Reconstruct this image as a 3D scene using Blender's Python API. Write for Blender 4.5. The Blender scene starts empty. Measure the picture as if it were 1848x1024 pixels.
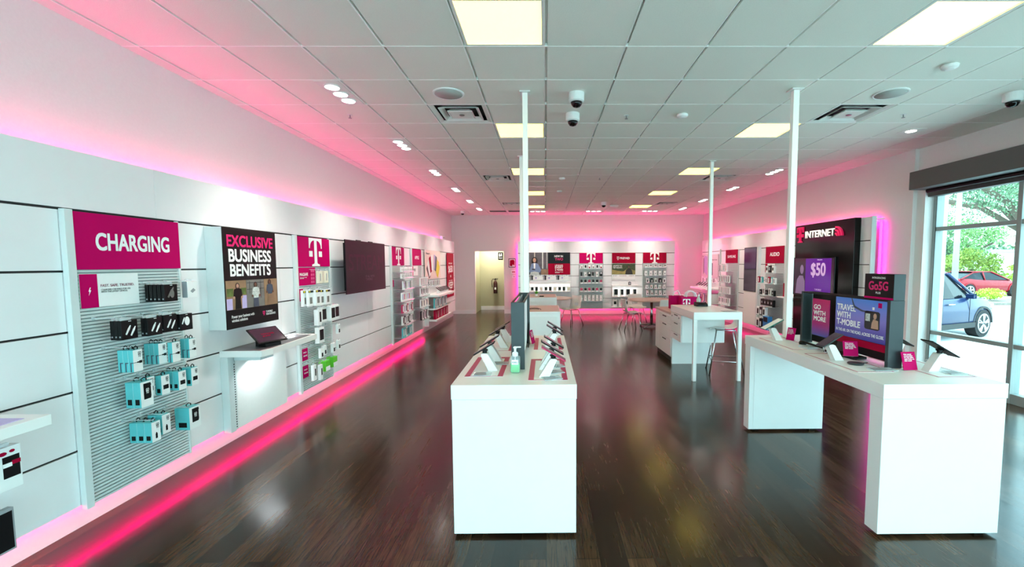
import bpy, bmesh, math, random
from mathutils import Vector, Matrix
PI = math.pi
random.seed(7)
C = bpy.context.scene.collection
S = bpy.context.scene

# ------------------------------------------------------------------ camera
CAM_H = 1.70
F_PX, PX, PY = 799.29, 991.43, 532.09
M = Matrix(((0.9999454, -0.0096503, -0.0040079), (-0.0046709, -0.0696981, -0.9975572), (0.0093474, 0.9975215, -0.0697394)))
cam_data = bpy.data.cameras.new('camera')
cam = bpy.data.objects.new('camera', cam_data)
C.objects.link(cam)
rot = Matrix((M[0], -M[1], -M[2])).transposed()
cam.matrix_world = Matrix.Translation((0, 0, CAM_H)) @ rot.to_4x4()
cam_data.sensor_width = 36
cam_data.lens = F_PX / 1848 * 36
cam_data.shift_x = -(PX - 924) / 1848
cam_data.shift_y = (PY - 512) / 1848
cam_data.clip_start = 0.05
cam_data.clip_end = 400
S.camera = cam

# ------------------------------------------------------------------ world, sun, exposure
w = bpy.data.worlds.new('sky'); S.world = w; w.use_nodes = True
nt = w.node_tree; nt.nodes.clear()
wo = nt.nodes.new('ShaderNodeOutputWorld'); bg = nt.nodes.new('ShaderNodeBackground')
tc = nt.nodes.new('ShaderNodeTexCoord'); sx = nt.nodes.new('ShaderNodeSeparateXYZ'); cr = nt.nodes.new('ShaderNodeValToRGB')
nt.links.new(tc.outputs['Generated'], sx.inputs[0]); nt.links.new(sx.outputs['Z'], cr.inputs[0])
cr.color_ramp.elements[0].position = 0.0; cr.color_ramp.elements[0].color = (0.66, 0.95, 0.98, 1)
cr.color_ramp.elements[1].position = 0.6; cr.color_ramp.elements[1].color = (0.48, 0.84, 1.0, 1)
nt.links.new(cr.outputs[0], bg.inputs[0]); bg.inputs[1].default_value = 2.6
nt.links.new(bg.outputs[0], wo.inputs[0])
sun_d = bpy.data.lights.new('sun', 'SUN'); sun_d.energy = 2.2; sun_d.angle = 0.02; sun_d.color = (1, 0.96, 0.88)
sun = bpy.data.objects.new('sun', sun_d); C.objects.link(sun)
sun.rotation_euler = (math.radians(12), math.radians(-22), 0)
S.view_settings.view_transform = 'Standard'; S.view_settings.look = 'None'
S.view_settings.exposure = 1.84; S.view_settings.gamma = 1.0; S.view_settings.use_curve_mapping = False
S.cycles.use_denoising = True
S.cycles.max_bounces = 8; S.cycles.diffuse_bounces = 5; S.cycles.glossy_bounces = 4
S.cycles.transparent_max_bounces = 12
S.cycles.sample_clamp_indirect = 6
S.cycles.caustics_reflective = False; S.cycles.caustics_refractive = False

# room dimensions
XL, XR, YB = -2.93, 5.12, 14.70        # faces of the panelling
WL, WR, WB, WF = -3.16, 5.38, 15.10, -2.40   # walls
HC = 3.338
TT = 0.965                              # display table top

# ------------------------------------------------------------------ materials
MATS = {}
def lin(c):
    return tuple(((v / 255) / 12.92 if v / 255 <= 0.04045 else ((v / 255 + 0.055) / 1.055) ** 2.4) for v in c)
def mat(name, rgb, rough=0.5, metal=0.0, emit=0.0, noise=0.0, scale=30.0, bump=0.0, spec=0.5, coat=0.0, alpha=1.0, ecol=None):
    if name in MATS: return MATS[name]
    m = bpy.data.materials.new(name); m.use_nodes = True
    b = m.node_tree.nodes['Principled BSDF']; L = m.node_tree.links; N = m.node_tree.nodes
    col = lin(rgb)
    b.inputs['Base Color'].default_value = (*col, 1)
    b.inputs['Roughness'].default_value = rough; b.inputs['Metallic'].default_value = metal
    b.inputs['Specular IOR Level'].default_value = spec; b.inputs['Coat Weight'].default_value = coat
    if alpha < 1: b.inputs['Alpha'].default_value = alpha
    if emit:
        b.inputs['Emission Color'].default_value = (*(lin(ecol) if ecol else col), 1); b.inputs['Emission Strength'].default_value = emit
    if noise or bump:
        t = N.new('ShaderNodeTexCoord'); n = N.new('ShaderNodeTexNoise'); n.inputs['Scale'].default_value = scale; n.inputs['Detail'].default_value = 3
        L.new(t.outputs['Object'], n.inputs['Vector'])
        if noise:
            r = N.new('ShaderNodeValToRGB')
            r.color_ramp.elements[0].position = 0.3; r.color_ramp.elements[1].position = 0.7
            r.color_ramp.elements[0].color = (*[max(0, v * (1 - noise)) for v in col], 1)
            r.color_ramp.elements[1].color = (*[min(1, v * (1 + noise)) for v in col], 1)
            L.new(n.outputs['Fac'], r.inputs[0]); L.new(r.outputs[0], b.inputs['Base Color'])
        if bump:
            bp = N.new('ShaderNodeBump'); bp.inputs['Strength'].default_value = bump; bp.inputs['Distance'].default_value = 0.004
            L.new(n.outputs['Fac'], bp.inputs['Height']); L.new(bp.outputs[0], b.inputs['Normal'])
    MATS[name] = m
    return m
WALL = mat('wall_paint', (226, 222, 220), 0.7, noise=0.015, scale=60, bump=0.15)
PANEL = mat('panel_laminate', (232, 232, 234), 0.28, noise=0.01, scale=8)
BASE = mat('baseboard_paint', (235, 233, 235), 0.45, noise=0.01)
CEIL = mat('ceiling_tile', (236, 234, 224), 0.9, noise=0.03, scale=180, bump=0.3)
GRID = mat('grid_white', (232, 230, 224), 0.6, noise=0.02)
GRILLE = mat('speaker_grille', (176, 178, 172), 0.8, noise=0.05, scale=300)
GRIDW = mat('grid_bright', (250, 249, 244), 0.5, noise=0.01)
POLE = mat('pole_white', (252, 251, 244), 0.4, noise=0.005)
GRIDD = mat('grid_reveal', (120, 120, 115), 0.8, noise=0.02)
DARK = mat('dark_backing', (28, 28, 30), 0.6, noise=0.05)
WHITE = mat('white_laminate', (240, 240, 238), 0.3, noise=0.008, scale=6)
WHITE2 = mat('white_matte', (235, 235, 232), 0.5, noise=0.01)
SLAT = mat('slat_white', (205, 214, 214), 0.4, noise=0.01)
SLATP = mat('post_white', (214, 222, 222), 0.35, noise=0.01)
MAG = mat('magenta_print', (192, 0, 92), 0.55, noise=0.02, scale=5, spec=0.08)
RED = mat('crimson_print', (160, 2, 46), 0.55, noise=0.02, scale=5, spec=0.08)
MAGF = mat('magenta_mat', (190, 30, 90), 0.4, noise=0.02)
BLACK = mat('black_plastic', (16, 15, 17), 0.4, noise=0.03, spec=0.22)
BLACKG = mat('black_gloss', (8, 8, 9), 0.1, noise=0.02, spec=0.22)
CHAR = mat('charcoal_metal', (38, 50, 54), 0.45, noise=0.03)
SLOT = mat('slot_shade', (140, 152, 152), 0.6, noise=0.03)  # groove shade of the slat panels put into the backing colour
WTXT = mat('white_print', (245, 245, 245), 0.5, noise=0.005)
DTXT = mat('dark_print', (40, 40, 45), 0.5, noise=0.02)
PTXT = mat('plum_print', (120, 20, 60), 0.5, noise=0.02)
CHROME = mat('chrome', (205, 205, 205), 0.18, 1.0, noise=0.01)
STEEL = mat('brushed_steel', (150, 152, 152), 0.35, 0.9, noise=0.03)
ALU = mat('window_aluminium', (150, 158, 156), 0.45, 0.15, noise=0.02)
VAL = mat('valance_grey', (82, 84, 84), 0.5, 0.3, noise=0.02)
TEAL = mat('teal_card', (92, 190, 196), 0.45, noise=0.02)
CARD = mat('white_card', (240, 242, 242), 0.45, noise=0.008)
CREAM = mat('cream_card', (232, 228, 205), 0.5, noise=0.01)
GREY = mat('grey_card', (150, 155, 160), 0.5, noise=0.02)
GREEN = mat('green_card', (96, 200, 50), 0.45, noise=0.02)
BLUE = mat('blue_card', (30, 120, 190), 0.45, noise=0.02)
YEL = mat('yellow_print', (225, 205, 40), 0.5, noise=0.02)
LILAC = mat('lilac_print', (170, 160, 205), 0.45, noise=0.02)
PLASTIC = mat('clear_plastic', (225, 235, 238), 0.12, alpha=0.45)
SHELL = mat('chair_shell', (242, 243, 240), 0.35, noise=0.01)
BEIGE = mat('beige_laminate', (205, 180, 170), 0.35, noise=0.02, scale=10)
OLIVE = mat('corridor_paint', (170, 166, 138), 0.7, noise=0.02)
SKIN1 = mat('print_skin_light', (196, 150, 128), 0.5, noise=0.02)
SKIN2 = mat('print_skin_dark', (110, 72, 56), 0.5, noise=0.02)
HAIR = mat('print_hair', (38, 26, 24), 0.5, noise=0.05)
DENIM = mat('print_denim', (120, 140, 178), 0.5, noise=0.08, scale=40)
PGREY = mat('print_grey', (120, 116, 112), 0.5, noise=0.15, scale=9)
PTAN = mat('print_tan', (150, 118, 90), 0.5, noise=0.2, scale=9)
PGREEN = mat('print_green', (92, 110, 52), 0.5, noise=0.5, scale=14)
PSHIRT = mat('print_shirt', (200, 204, 200), 0.5, noise=0.3, scale=60)
PNAVY = mat('print_navy', (70, 78, 96), 0.5, noise=0.1)
PLAV = mat('print_lavender', (196, 180, 226), 0.5, noise=0.05)
LAMP = mat('lamp_glow', (255, 250, 240), 0.4, emit=9)
DIFF = mat('light_diffuser', (255, 246, 200), 0.5, emit=1.5, ecol=(255, 226, 92))
LEDB = mat('magenta_led_bright', (255, 60, 170), 0.5, emit=12.0, ecol=(255, 30, 150))
LEDD = mat('magenta_led_dim', (255, 60, 170), 0.5, emit=3.5, ecol=(255, 20, 130))
LEDV = mat('magenta_led_upright', (255, 60, 200), 0.5, emit=3.2, ecol=(255, 40, 190))
LED = mat('magenta_led', (255, 60, 170), 0.5, emit=7.0, ecol=(255, 8, 112))
LEDT = mat('magenta_led_cove', (255, 60, 170), 0.5, emit=8.5, ecol=(255, 45, 150))
DOMEG = mat('dome_glass', (8, 8, 10), 0.05)
EXTW = mat('car_tyre', (26, 26, 28), 0.8, noise=0.05)

def glass_mat(name, tint=(0.93, 0.98, 0.98)):
    m = bpy.data.materials.new(name); m.use_nodes = True; N = m.node_tree.nodes; L = m.node_tree.links; N.clear()
    o = N.new('ShaderNodeOutputMaterial'); t = N.new('ShaderNodeBsdfTransparent'); g = N.new('ShaderNodeBsdfGlossy'); mx = N.new('ShaderNodeMixShader'); f = N.new('ShaderNodeFresnel')
    t.inputs[0].default_value = (*tint, 1); g.inputs['Roughness'].default_value = 0.02; f.inputs[0].default_value = 1.35
    ge = N.new('ShaderNodeNewGeometry'); mu = N.new('ShaderNodeMath'); mu.operation = 'MULTIPLY'; su = N.new('ShaderNodeMath'); su.operation = 'SUBTRACT'; su.inputs[0].default_value = 1.0
    L.new(ge.outputs['Backfacing'], su.inputs[1]); L.new(f.outputs[0], mu.inputs[0]); L.new(su.outputs[0], mu.inputs[1]); L.new(mu.outputs[0], mx.inputs[0]); L.new(t.outputs[0], mx.inputs[1]); L.new(g.outputs[0], mx.inputs[2]); L.new(mx.outputs[0], o.inputs[0])
    MATS[name] = m; return m
GLASS = glass_mat('window_glass')
GLASS2 = glass_mat('tinted_glass', (0.80, 0.86, 0.86))

def floor_mat():
    m = bpy.data.materials.new('wood_plank_floor'); m.use_nodes = True; N = m.node_tree.nodes; L = m.node_tree.links; b = N['Principled BSDF']
    t = N.new('ShaderNodeTexCoord'); s = N.new('ShaderNodeSeparateXYZ'); c = N.new('ShaderNodeCombineXYZ')
    L.new(t.outputs['Object'], s.inputs[0]); L.new(s.outputs['Y'], c.inputs['X']); L.new(s.outputs['X'], c.inputs['Y'])
    br = N.new('ShaderNodeTexBrick'); L.new(c.outputs[0], br.inputs['Vector'])
    br.inputs['Scale'].default_value = 1.0; br.inputs['Brick Width'].default_value = 1.22; br.inputs['Row Height'].default_value = 0.155
    br.inputs['Mortar Size'].default_value = 0.002; br.inputs['Bias'].default_value = 0.0; br.offset = 0.37
    br.inputs['Color1'].default_value = (*lin((80, 56, 38)), 1); br.inputs['Color2'].default_value = (*lin((38, 26, 18)), 1); br.inputs['Mortar'].default_value = (*lin((24, 20, 18)), 1)
    mp = N.new('ShaderNodeMapping'); mp.inputs['Scale'].default_value = (1.6, 22, 1); L.new(c.outputs[0], mp.inputs[0])
    n = N.new('ShaderNodeTexNoise'); n.inputs['Scale'].default_value = 1.0; n.inputs['Detail'].default_value = 3; n.inputs['Roughness'].default_value = 0.5; L.new(mp.outputs[0], n.inputs['Vector'])
    mp2 = N.new('ShaderNodeMapping'); mp2.inputs['Scale'].default_value = (0.9, 3.0, 1); L.new(c.outputs[0], mp2.inputs[0])
    n2 = N.new('ShaderNodeTexNoise'); n2.inputs['Scale'].default_value = 1.0; n2.inputs['Detail'].default_value = 3; L.new(mp2.outputs[0], n2.inputs['Vector'])
    r = N.new('ShaderNodeValToRGB'); r.color_ramp.elements[0].position = 0.3; r.color_ramp.elements[1].position = 0.72
    r.color_ramp.elements[0].color = (0.62, 0.6, 0.58, 1); r.color_ramp.elements[1].color = (1.25, 1.2, 1.15, 1); L.new(n.outputs['Fac'], r.inputs[0])
    r2 = N.new('ShaderNodeValToRGB'); r2.color_ramp.elements[0].position = 0.3; r2.color_ramp.elements[1].position = 0.7
    r2.color_ramp.elements[0].color = (0.65, 0.62, 0.6, 1); r2.color_ramp.elements[1].color = (1.3, 1.3, 1.3, 1); L.new(n2.outputs['Fac'], r2.inputs[0])
    m1 = N.new('ShaderNodeMixRGB'); m1.blend_type = 'MULTIPLY'; m1.inputs[0].default_value = 1; L.new(br.outputs['Color'], m1.inputs[1]); L.new(r.outputs[0], m1.inputs[2])
    m2 = N.new('ShaderNodeMixRGB'); m2.blend_type = 'MULTIPLY'; m2.inputs[0].default_value = 1; L.new(m1.outputs[0], m2.inputs[1]); L.new(r2.outputs[0], m2.inputs[2])
    L.new(m2.outputs[0], b.inputs['Base Color'])
    b.inputs['Roughness'].default_value = 0.2; b.inputs['Specular IOR Level'].default_value = 0.36
    mr = N.new('ShaderNodeMapRange'); mr.inputs[3].default_value = 0.13; mr.inputs[4].default_value = 0.25; L.new(n.outputs['Fac'], mr.inputs[0]); L.new(mr.outputs[0], b.inputs['Roughness'])
    bp = N.new('ShaderNodeBump'); mp3 = N.new('ShaderNodeMapping'); mp3.inputs['Scale'].default_value = (7, 120, 1); L.new(c.outputs[0], mp3.inputs[0])
    n3 = N.new('ShaderNodeTexNoise'); n3.inputs['Scale'].default_value = 1.0; n3.inputs['Detail'].default_value = 2; L.new(mp3.outputs[0], n3.inputs['Vector'])
    r3 = N.new('ShaderNodeValToRGB'); r3.color_ramp.elements[0].position = 0.35; r3.color_ramp.elements[1].position = 0.65
    r3.color_ramp.elements[0].color = (0.62, 0.6, 0.58, 1); r3.color_ramp.elements[1].color = (1.25, 1.22, 1.2, 1); L.new(n3.outputs['Fac'], r3.inputs[0])
    m3 = N.new('ShaderNodeMixRGB'); m3.blend_type = 'MULTIPLY'; m3.inputs[0].default_value = 1; L.new(m2.outputs[0], m3.inputs[1]); L.new(r3.outputs[0], m3.inputs[2]); L.new(m3.outputs[0], b.inputs['Base Color'])
    bp.inputs['Strength'].default_value = 0.16; bp.inputs['Distance'].default_value = 0.0012; L.new(n3.outputs['Fac'], bp.inputs['Height']); L.new(bp.outputs[0], b.inputs['Normal'])
    return m
FLOOR = floor_mat()
def screen(name, rgb, e=0.6): return mat(name, rgb, 0.15, emit=e)
SCR_PURPLE = mat('screen_purple', (60, 8, 90), 0.15, emit=0.22, ecol=(90, 20, 140))
SCR_DARK = mat('screen_dark', (30, 20, 30), 0.12, emit=0.12, ecol=(80, 50, 70))
SCR_BLUE = None

def gradient_mat(name, stops, axis='Z', lo=0.0, hi=1.0, emit=0.0, noise=0.0):
    m = bpy.data.materials.new(name); m.use_nodes = True; N = m.node_tree.nodes; L = m.node_tree.links; b = N['Principled BSDF']
    t = N.new('ShaderNodeTexCoord'); s = N.new('ShaderNodeSeparateXYZ'); L.new(t.outputs['Object'], s.inputs[0])
    mr = N.new('ShaderNodeMapRange'); mr.inputs[1].default_value = lo; mr.inputs[2].default_value = hi; L.new(s.outputs[axis], mr.inputs[0])
    r = N.new('ShaderNodeValToRGB'); L.new(mr.outputs[0], r.inputs[0])
    e = r.color_ramp.elements
    while len(e) < len(stops): e.new(0.5)
    for k, (p, c) in enumerate(stops): e[k].position = p; e[k].color = (*lin(c), 1)
    L.new(r.outputs[0], b.inputs['Base Color']); b.inputs['Roughness'].default_value = 0.25
    if emit: L.new(r.outputs[0], b.inputs['Emission Color']); b.inputs['Emission Strength'].default_value = emit
    MATS[name] = m; return m

# ------------------------------------------------------------------ mesh helpers
class MB:
    def __init__(s): s.bm = bmesh.new(); s.mi = 0
    def _tag(s, fs):
        for f in fs: f.material_index = s.mi
    def box(s, x0, x1, y0, y1, z0, z1, bev=0.0):
        r = bmesh.ops.create_cube(s.bm, size=1.0)
        vs = r['verts']
        for v in vs:
            v.co = Vector(((x0 + x1) / 2 + v.co.x * (x1 - x0), (y0 + y1) / 2 + v.co.y * (y1 - y0), (z0 + z1) / 2 + v.co.z * (z1 - z0)))
        fs = set(f for v in vs for f in v.link_faces)
        s._tag(fs)
        if bev:
            es = set(e for v in vs for e in v.link_edges)
            bmesh.ops.bevel(s.bm, geom=list(es), offset=bev, segments=2, profile=0.5, affect='EDGES', clamp_overlap=True)
        return s
    def cyl(s, p0, p1, r0, r1=None, n=16, cap=True):
        p0 = Vector(p0); p1 = Vector(p1); r1 = r0 if r1 is None else r1
        d = (p1 - p0); L = d.length
        q = d.to_track_quat('Z', 'Y').to_matrix().to_4x4()
        m = Matrix.Translation((p0 + p1) / 2) @ q
        r = bmesh.ops.create_cone(s.bm, cap_ends=cap, cap_tris=False, segments=n, radius1=r0, radius2=r1, depth=L, matrix=m)
        s._tag(set(f for v in r['verts'] for f in v.link_faces)); return s
    def prism(s, pts, y0, y1):
        """polygon in local x,z extruded along y"""
        a = [s.bm.verts.new((p[0], y0, p[1])) for p in pts]; b = [s.bm.verts.new((p[0], y1, p[1])) for p in pts]
        fs = [s.bm.faces.new(a), s.bm.faces.new(b[::-1])]
        n = len(pts)
        for i in range(n): fs.append(s.bm.faces.new((a[i], b[i], b[(i + 1) % n], a[(i + 1) % n])))
        s._tag(fs); return s
    def prism_z(s, pts, z0, z1):
        a = [s.bm.verts.new((p[0], p[1], z0)) for p in pts]; b = [s.bm.verts.new((p[0], p[1], z1)) for p in pts]
        fs = [s.bm.faces.new(a), s.bm.faces.new(b[::-1])]
        n = len(pts)
        for i in range(n): fs.append(s.bm.faces.new((a[i], b[i], b[(i + 1) % n], a[(i + 1) % n])))
        s._tag(fs); return s
    def prism_x(s, pts, x0, x1):
        a = [s.bm.verts.new((x0, p[0], p[1])) for p in pts]; b = [s.bm.verts.new((x1, p[0], p[1])) for p in pts]
        fs = [s.bm.faces.new(a), s.bm.faces.new(b[::-1])]
        n = len(pts)
        for i in range(n): fs.append(s.bm.faces.new((a[i], b[i], b[(i + 1) % n], a[(i + 1) % n])))
        s._tag(fs); return s
    def lathe(s, prof, n=24, c=(0, 0, 0), cap=True):
        rings = []
        for (r, z) in prof:
            rings.append([s.bm.verts.new((c[0] + r * math.cos(2 * PI * k / n), c[1] + r * math.sin(2 * PI * k / n), c[2] + z)) for k in range(n)] if r > 1e-6 else [s.bm.verts.new((c[0], c[1], c[2] + z))])
        fs = []
        for a, b in zip(rings, rings[1:]):
            for k in range(n):
                k2 = (k + 1) % n
                if len(a) == 1 and len(b) == 1: continue
                if len(a) == 1: fs.append(s.bm.faces.new((a[0], b[k], b[k2])))
                elif len(b) == 1: fs.append(s.bm.faces.new((a[k], a[k2], b[0])))
                else: fs.append(s.bm.faces.new((a[k], a[k2], b[k2], b[k])))
        if cap and len(rings[0]) > 1: fs.append(s.bm.faces.new(rings[0][::-1]))
        if cap and len(rings[-1]) > 1: fs.append(s.bm.faces.new(rings[-1]))
        s._tag(fs); return s
    def tube(s, pts, r, n=8):
        pts = [Vector(p) for p in pts]; rings = []
        up = Vector((0.13, 0.27, 1)).normalized()
        for i, p in enumerate(pts):
            d = (pts[min(i + 1, len(pts) - 1)] - pts[max(i - 1, 0)]).normalized()
            a = d.cross(up)
            if a.length < 0.05: a = d.cross(Vector((1, 0, 0)))
            a.normalize(); b = d.cross(a).normalized()
            rings.append([s.bm.verts.new(p + a * r * math.cos(2 * PI * k / n) + b * r * math.sin(2 * PI * k / n)) for k in range(n)])
        fs = [s.bm.faces.new(rings[0][::-1]), s.bm.faces.new(rings[-1])]
        for a, b in zip(rings, rings[1:]):
            for k in range(n): fs.append(s.bm.faces.new((a[k], a[(k + 1) % n], b[(k + 1) % n], b[k])))
        s._tag(fs); return s
    def xf(s, m):
        bmesh.ops.transform(s.bm, matrix=m, verts=s.bm.verts); return s
    def build(s, name, m, parent=None, smooth=False, loc=None, rotz=None):
        bmesh.ops.recalc_face_normals(s.bm, faces=s.bm.faces)
        me = bpy.data.meshes.new(name); s.bm.to_mesh(me); s.bm.free()
        for mm in (m if isinstance(m, (list, tuple)) else [m]): me.materials.append(mm)
        if smooth:
            for p in me.polygons: p.use_smooth = True
        o = bpy.data.objects.new(name, me); C.objects.link(o)
        if parent: o.parent = parent
        if loc is not None: o.location = loc
        if rotz is not None: o.rotation_euler = (0, 0, rotz)
        return o
def tag(o, label=None, cat=None, group=None, kind=None):
    if label: o['label'] = label
    if cat: o['category'] = cat
    if group: o['group'] = group
    if kind: o['kind'] = kind
    return o
def thing(name, label, cat, loc=(0, 0, 0), rotz=0, group=None):
    o = bpy.data.objects.new(name, None); C.objects.link(o); o.empty_display_size = 0.05
    o.location = loc; o.rotation_euler = (0, 0, rotz)
    return tag(o, label, cat, group)
def dup(root, loc, rotz=None, label=None, group=None, tilt=None):
    r = root.copy(); C.objects.link(r); r.location = loc
    if rotz is not None: r.rotation_euler = (0, 0, rotz)
    if tilt is not None: r.rotation_euler = tilt
    if label: r['label'] = label
    if group: r['group'] = group
    for ch in root.children:
        c = ch.copy(); C.objects.link(c); c.parent = r
        for g in ch.children:
            d = g.copy(); C.objects.link(d); d.parent = c
    return r
def struct(name, mb, m, smooth=False):
    return tag(mb.build(name, m, smooth=smooth), kind='structure')
def LW(y, z, off=0.0): return (XL + off, y, z)
def RW(y, z, off=0.0): return (XR - off, y, z)
def BW(x, z, off=0.0): return (x, YB - off, z)
RL, RR, RB = PI / 2, -PI / 2, 0.0

def lettering(s, x0, x1, z0, z1, y, m, parent, name='lettering', bold=0.02, depth=0.0, sheet=0.9):
    """text fitted to a rectangle of the local x,z plane, facing -y"""
    cu = bpy.data.curves.new('t', 'FONT'); cu.body = s; cu.size = 1; cu.offset = bold if depth else 0.0; cu.extrude = 0.0; cu.space_line = sheet; cu.resolution_u = 4
    cu.align_x = 'LEFT'
    o = bpy.data.objects.new('t', cu); C.objects.link(o)
    dg = bpy.context.evaluated_depsgraph_get()
    me = bpy.data.meshes.new_from_object(o.evaluated_get(dg)); me.name = name
    bpy.data.objects.remove(o); bpy.data.curves.remove(cu)
    xs = [v.co.x for v in me.vertices]; ys = [v.co.y for v in me.vertices]
    ax, bx, ay, by = min(xs), max(xs), min(ys), max(ys)
    for v in me.vertices:
        X = x0 + (v.co.x - ax) / (bx - ax) * (x1 - x0); Z = z0 + (v.co.y - ay) / max(1e-6, by - ay) * (z1 - z0)
        v.co = (X, y, Z)
    me.materials.clear(); me.materials.append(m)
    if bold and not depth:        # heavier strokes: the same letters again, a hair to either side
        dx = (x1 - x0) / (bx - ax) * bold * 1.05; dz = (z1 - z0) / max(1e-6, by - ay) * bold * .8
        bm = bmesh.new(); bm.from_mesh(me)
        for k, sft in enumerate(((-dx, -dz), (dx, dz), (-dx, dz), (dx, -dz))):
            g = bmesh.ops.duplicate(bm, geom=[f for f in bm.faces[:] if f.tag is False][:len(me.polygons)])
            for v in [q for q in g['geom'] if isinstance(q, bmesh.types.BMVert)]: v.co.x += sft[0]; v.co.z += sft[1]; v.co.y -= .00015 * (k + 1)
        bm.to_mesh(me); bm.free()
    if depth:
        bm = bmesh.new(); bm.from_mesh(me)
        r = bmesh.ops.extrude_face_region(bm, geom=bm.faces[:])
        for v in [g for g in r['geom'] if isinstance(g, bmesh.types.BMVert)]: v.co.y -= depth
        bmesh.ops.recalc_face_normals(bm, faces=bm.faces); bm.to_mesh(me); bm.free()
    ob = bpy.data.objects.new(name, me); C.objects.link(ob)
    if parent: ob.parent = parent
    return ob
def ell(cx, cz, rx, rz, n=14, a0=0, a1=2 * PI):
    full = abs(a1 - a0 - 2 * PI) < 1e-3
    return [(cx + rx * math.cos(a0 + (a1 - a0) * k / (n if full else n - 1)), cz + rz * math.sin(a0 + (a1 - a0) * k / (n if full else n - 1))) for k in range(n)]
def rect(x0, x1, z0, z1): return [(x0, z0), (x1, z0), (x1, z1), (x0, z1)]
def flat(name, polys, y, m, parent, d=0.0012):
    b = MB()
    for p in polys: b.prism(p, y, y - d)
    return b.build(name, m, parent)
def tlogo(x0, x1, z0, z1, y, m, parent, d=0.002, name='logo'):
    W, H = x1 - x0, z1 - z0
    def q(pts): return [(x0 + a * W, z0 + b * H) for a, b in pts]
    body = [(0, 1), (1, 1), (1, .64), (.94, .64)]
    for k in range(7):
        t = k / 6 * PI / 2
        body.append((.62 + .32 * math.cos(t), .64 + .28 * math.sin(t)))
    body += [(.60, .92), (.60, .14), (.63, .09), (.80, .06), (.80, 0), (.20, 0), (.20, .06), (.37, .09), (.40, .14), (.40, .92)]
    for k in range(7):
        t = PI / 2 + k / 6 * PI / 2
        body.append((.38 + .32 * math.cos(t), .64 + .28 * math.sin(t)))
    body += [(0, .64)]
    return flat(name, [q(body), q(rect(0, .25, .34, .54)), q(rect(.75, 1, .34, .54))], y, m, parent, d)
def person_print(parent, cx, z0, h, y, hair, skin, top, bottom, arms=True, sit=False):
    """a printed person on a poster: flat shapes"""
    hw = h * 0.10
    flat('printed_hair', [ell(cx, z0 + h * .885, hw * 1.15, h * .125)], y, hair, parent, .0006)
    flat('printed_face', [ell(cx, z0 + h * .885, hw * .72, h * .09), rect(cx - hw * .35, cx + hw * .35, z0 + h * .76, z0 + h * .84)], y - .0008, skin, parent, .0006)
    torso = [(cx - hw * 2.0, z0 + h * .76), (cx - hw * .7, z0 + h * .80), (cx + hw * .7, z0 + h * .80), (cx + hw * 2.0, z0 + h * .76), (cx + hw * 2.5, z0 + h * .48), (cx + hw * 1.5, z0 + h * .44), (cx + hw * 1.4, z0 + h * .36), (cx - hw * 1.4, z0 + h * .36), (cx - hw * 1.5, z0 + h * .44), (cx - hw * 2.5, z0 + h * .48)]
    flat('printed_top', [torso], y - .0016, top, parent, .0006)
    if arms: flat('printed_hands', [ell(cx - hw * 2.2, z0 + h * .45, hw * .6, hw * .5), ell(cx + hw * 2.2, z0 + h * .45, hw * .6, hw * .5)], y - .0022, skin, parent, .0006)
    flat('printed_legs', [[(cx - hw * 1.4, z0 + h * .36), (cx + hw * 1.4, z0 + h * .36), (cx + hw * 1.7, z0), (cx - hw * 1.7, z0)]], y - .0016, bottom, parent, .0006)

# ================================================================== the room
b = MB(); b.box(WL - .15, 5.75, WF - .1, WB + 3.2, -.1, 0); struct('floor', b, FLOOR)
b = MB(); b.box(WL - .15, WL, WF, WB, 0, HC + .15); struct('wall_left', b, WALL)
# back wall with the corridor opening
DX0, DX1, DZ = -2.38, -1.40, 2.13
b = MB()
b.box(WL, DX0, WB, WB + .14, 0, HC + .15); b.box(DX1, WR + .3, WB, WB + .14, 0, HC + .15); b.box(DX0, DX1, WB, WB + .14, DZ, HC + .15)
struct('wall_back', b, WALL)
b = MB(); b.box(DX0 - .5, DX0 - .02, WB + .14, WB + 1.35, 0, 2.6); b.box(DX1 + .02, DX1 + .5, WB + .14, WB + 1.35, 0, 2.6); b.box(DX0 - .5, DX1 + .5, WB + 1.3, WB + 1.4, 0, 2.6); b.box(DX0 - .5, DX1 + .5, WB + .14, WB + 1.4, 2.55, 2.65)
struct('wall_corridor', b, OLIVE)
b = MB(); b.box(DX0, DX1, WB + 1.285, WB + 1.3, 0, .14); struct('baseboard_corridor', b, BASE)
t = bpy.data.lights.new('corridor_fill', 'AREA'); t.size = .5; t.energy = 14; t.color = (1, .95, .8)  # unseen area light, added to brighten the corridor
o = bpy.data.objects.new('corridor_fill', t); C.objects.link(o); o.location = (-1.9, WB + .75, 2.5)
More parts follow.
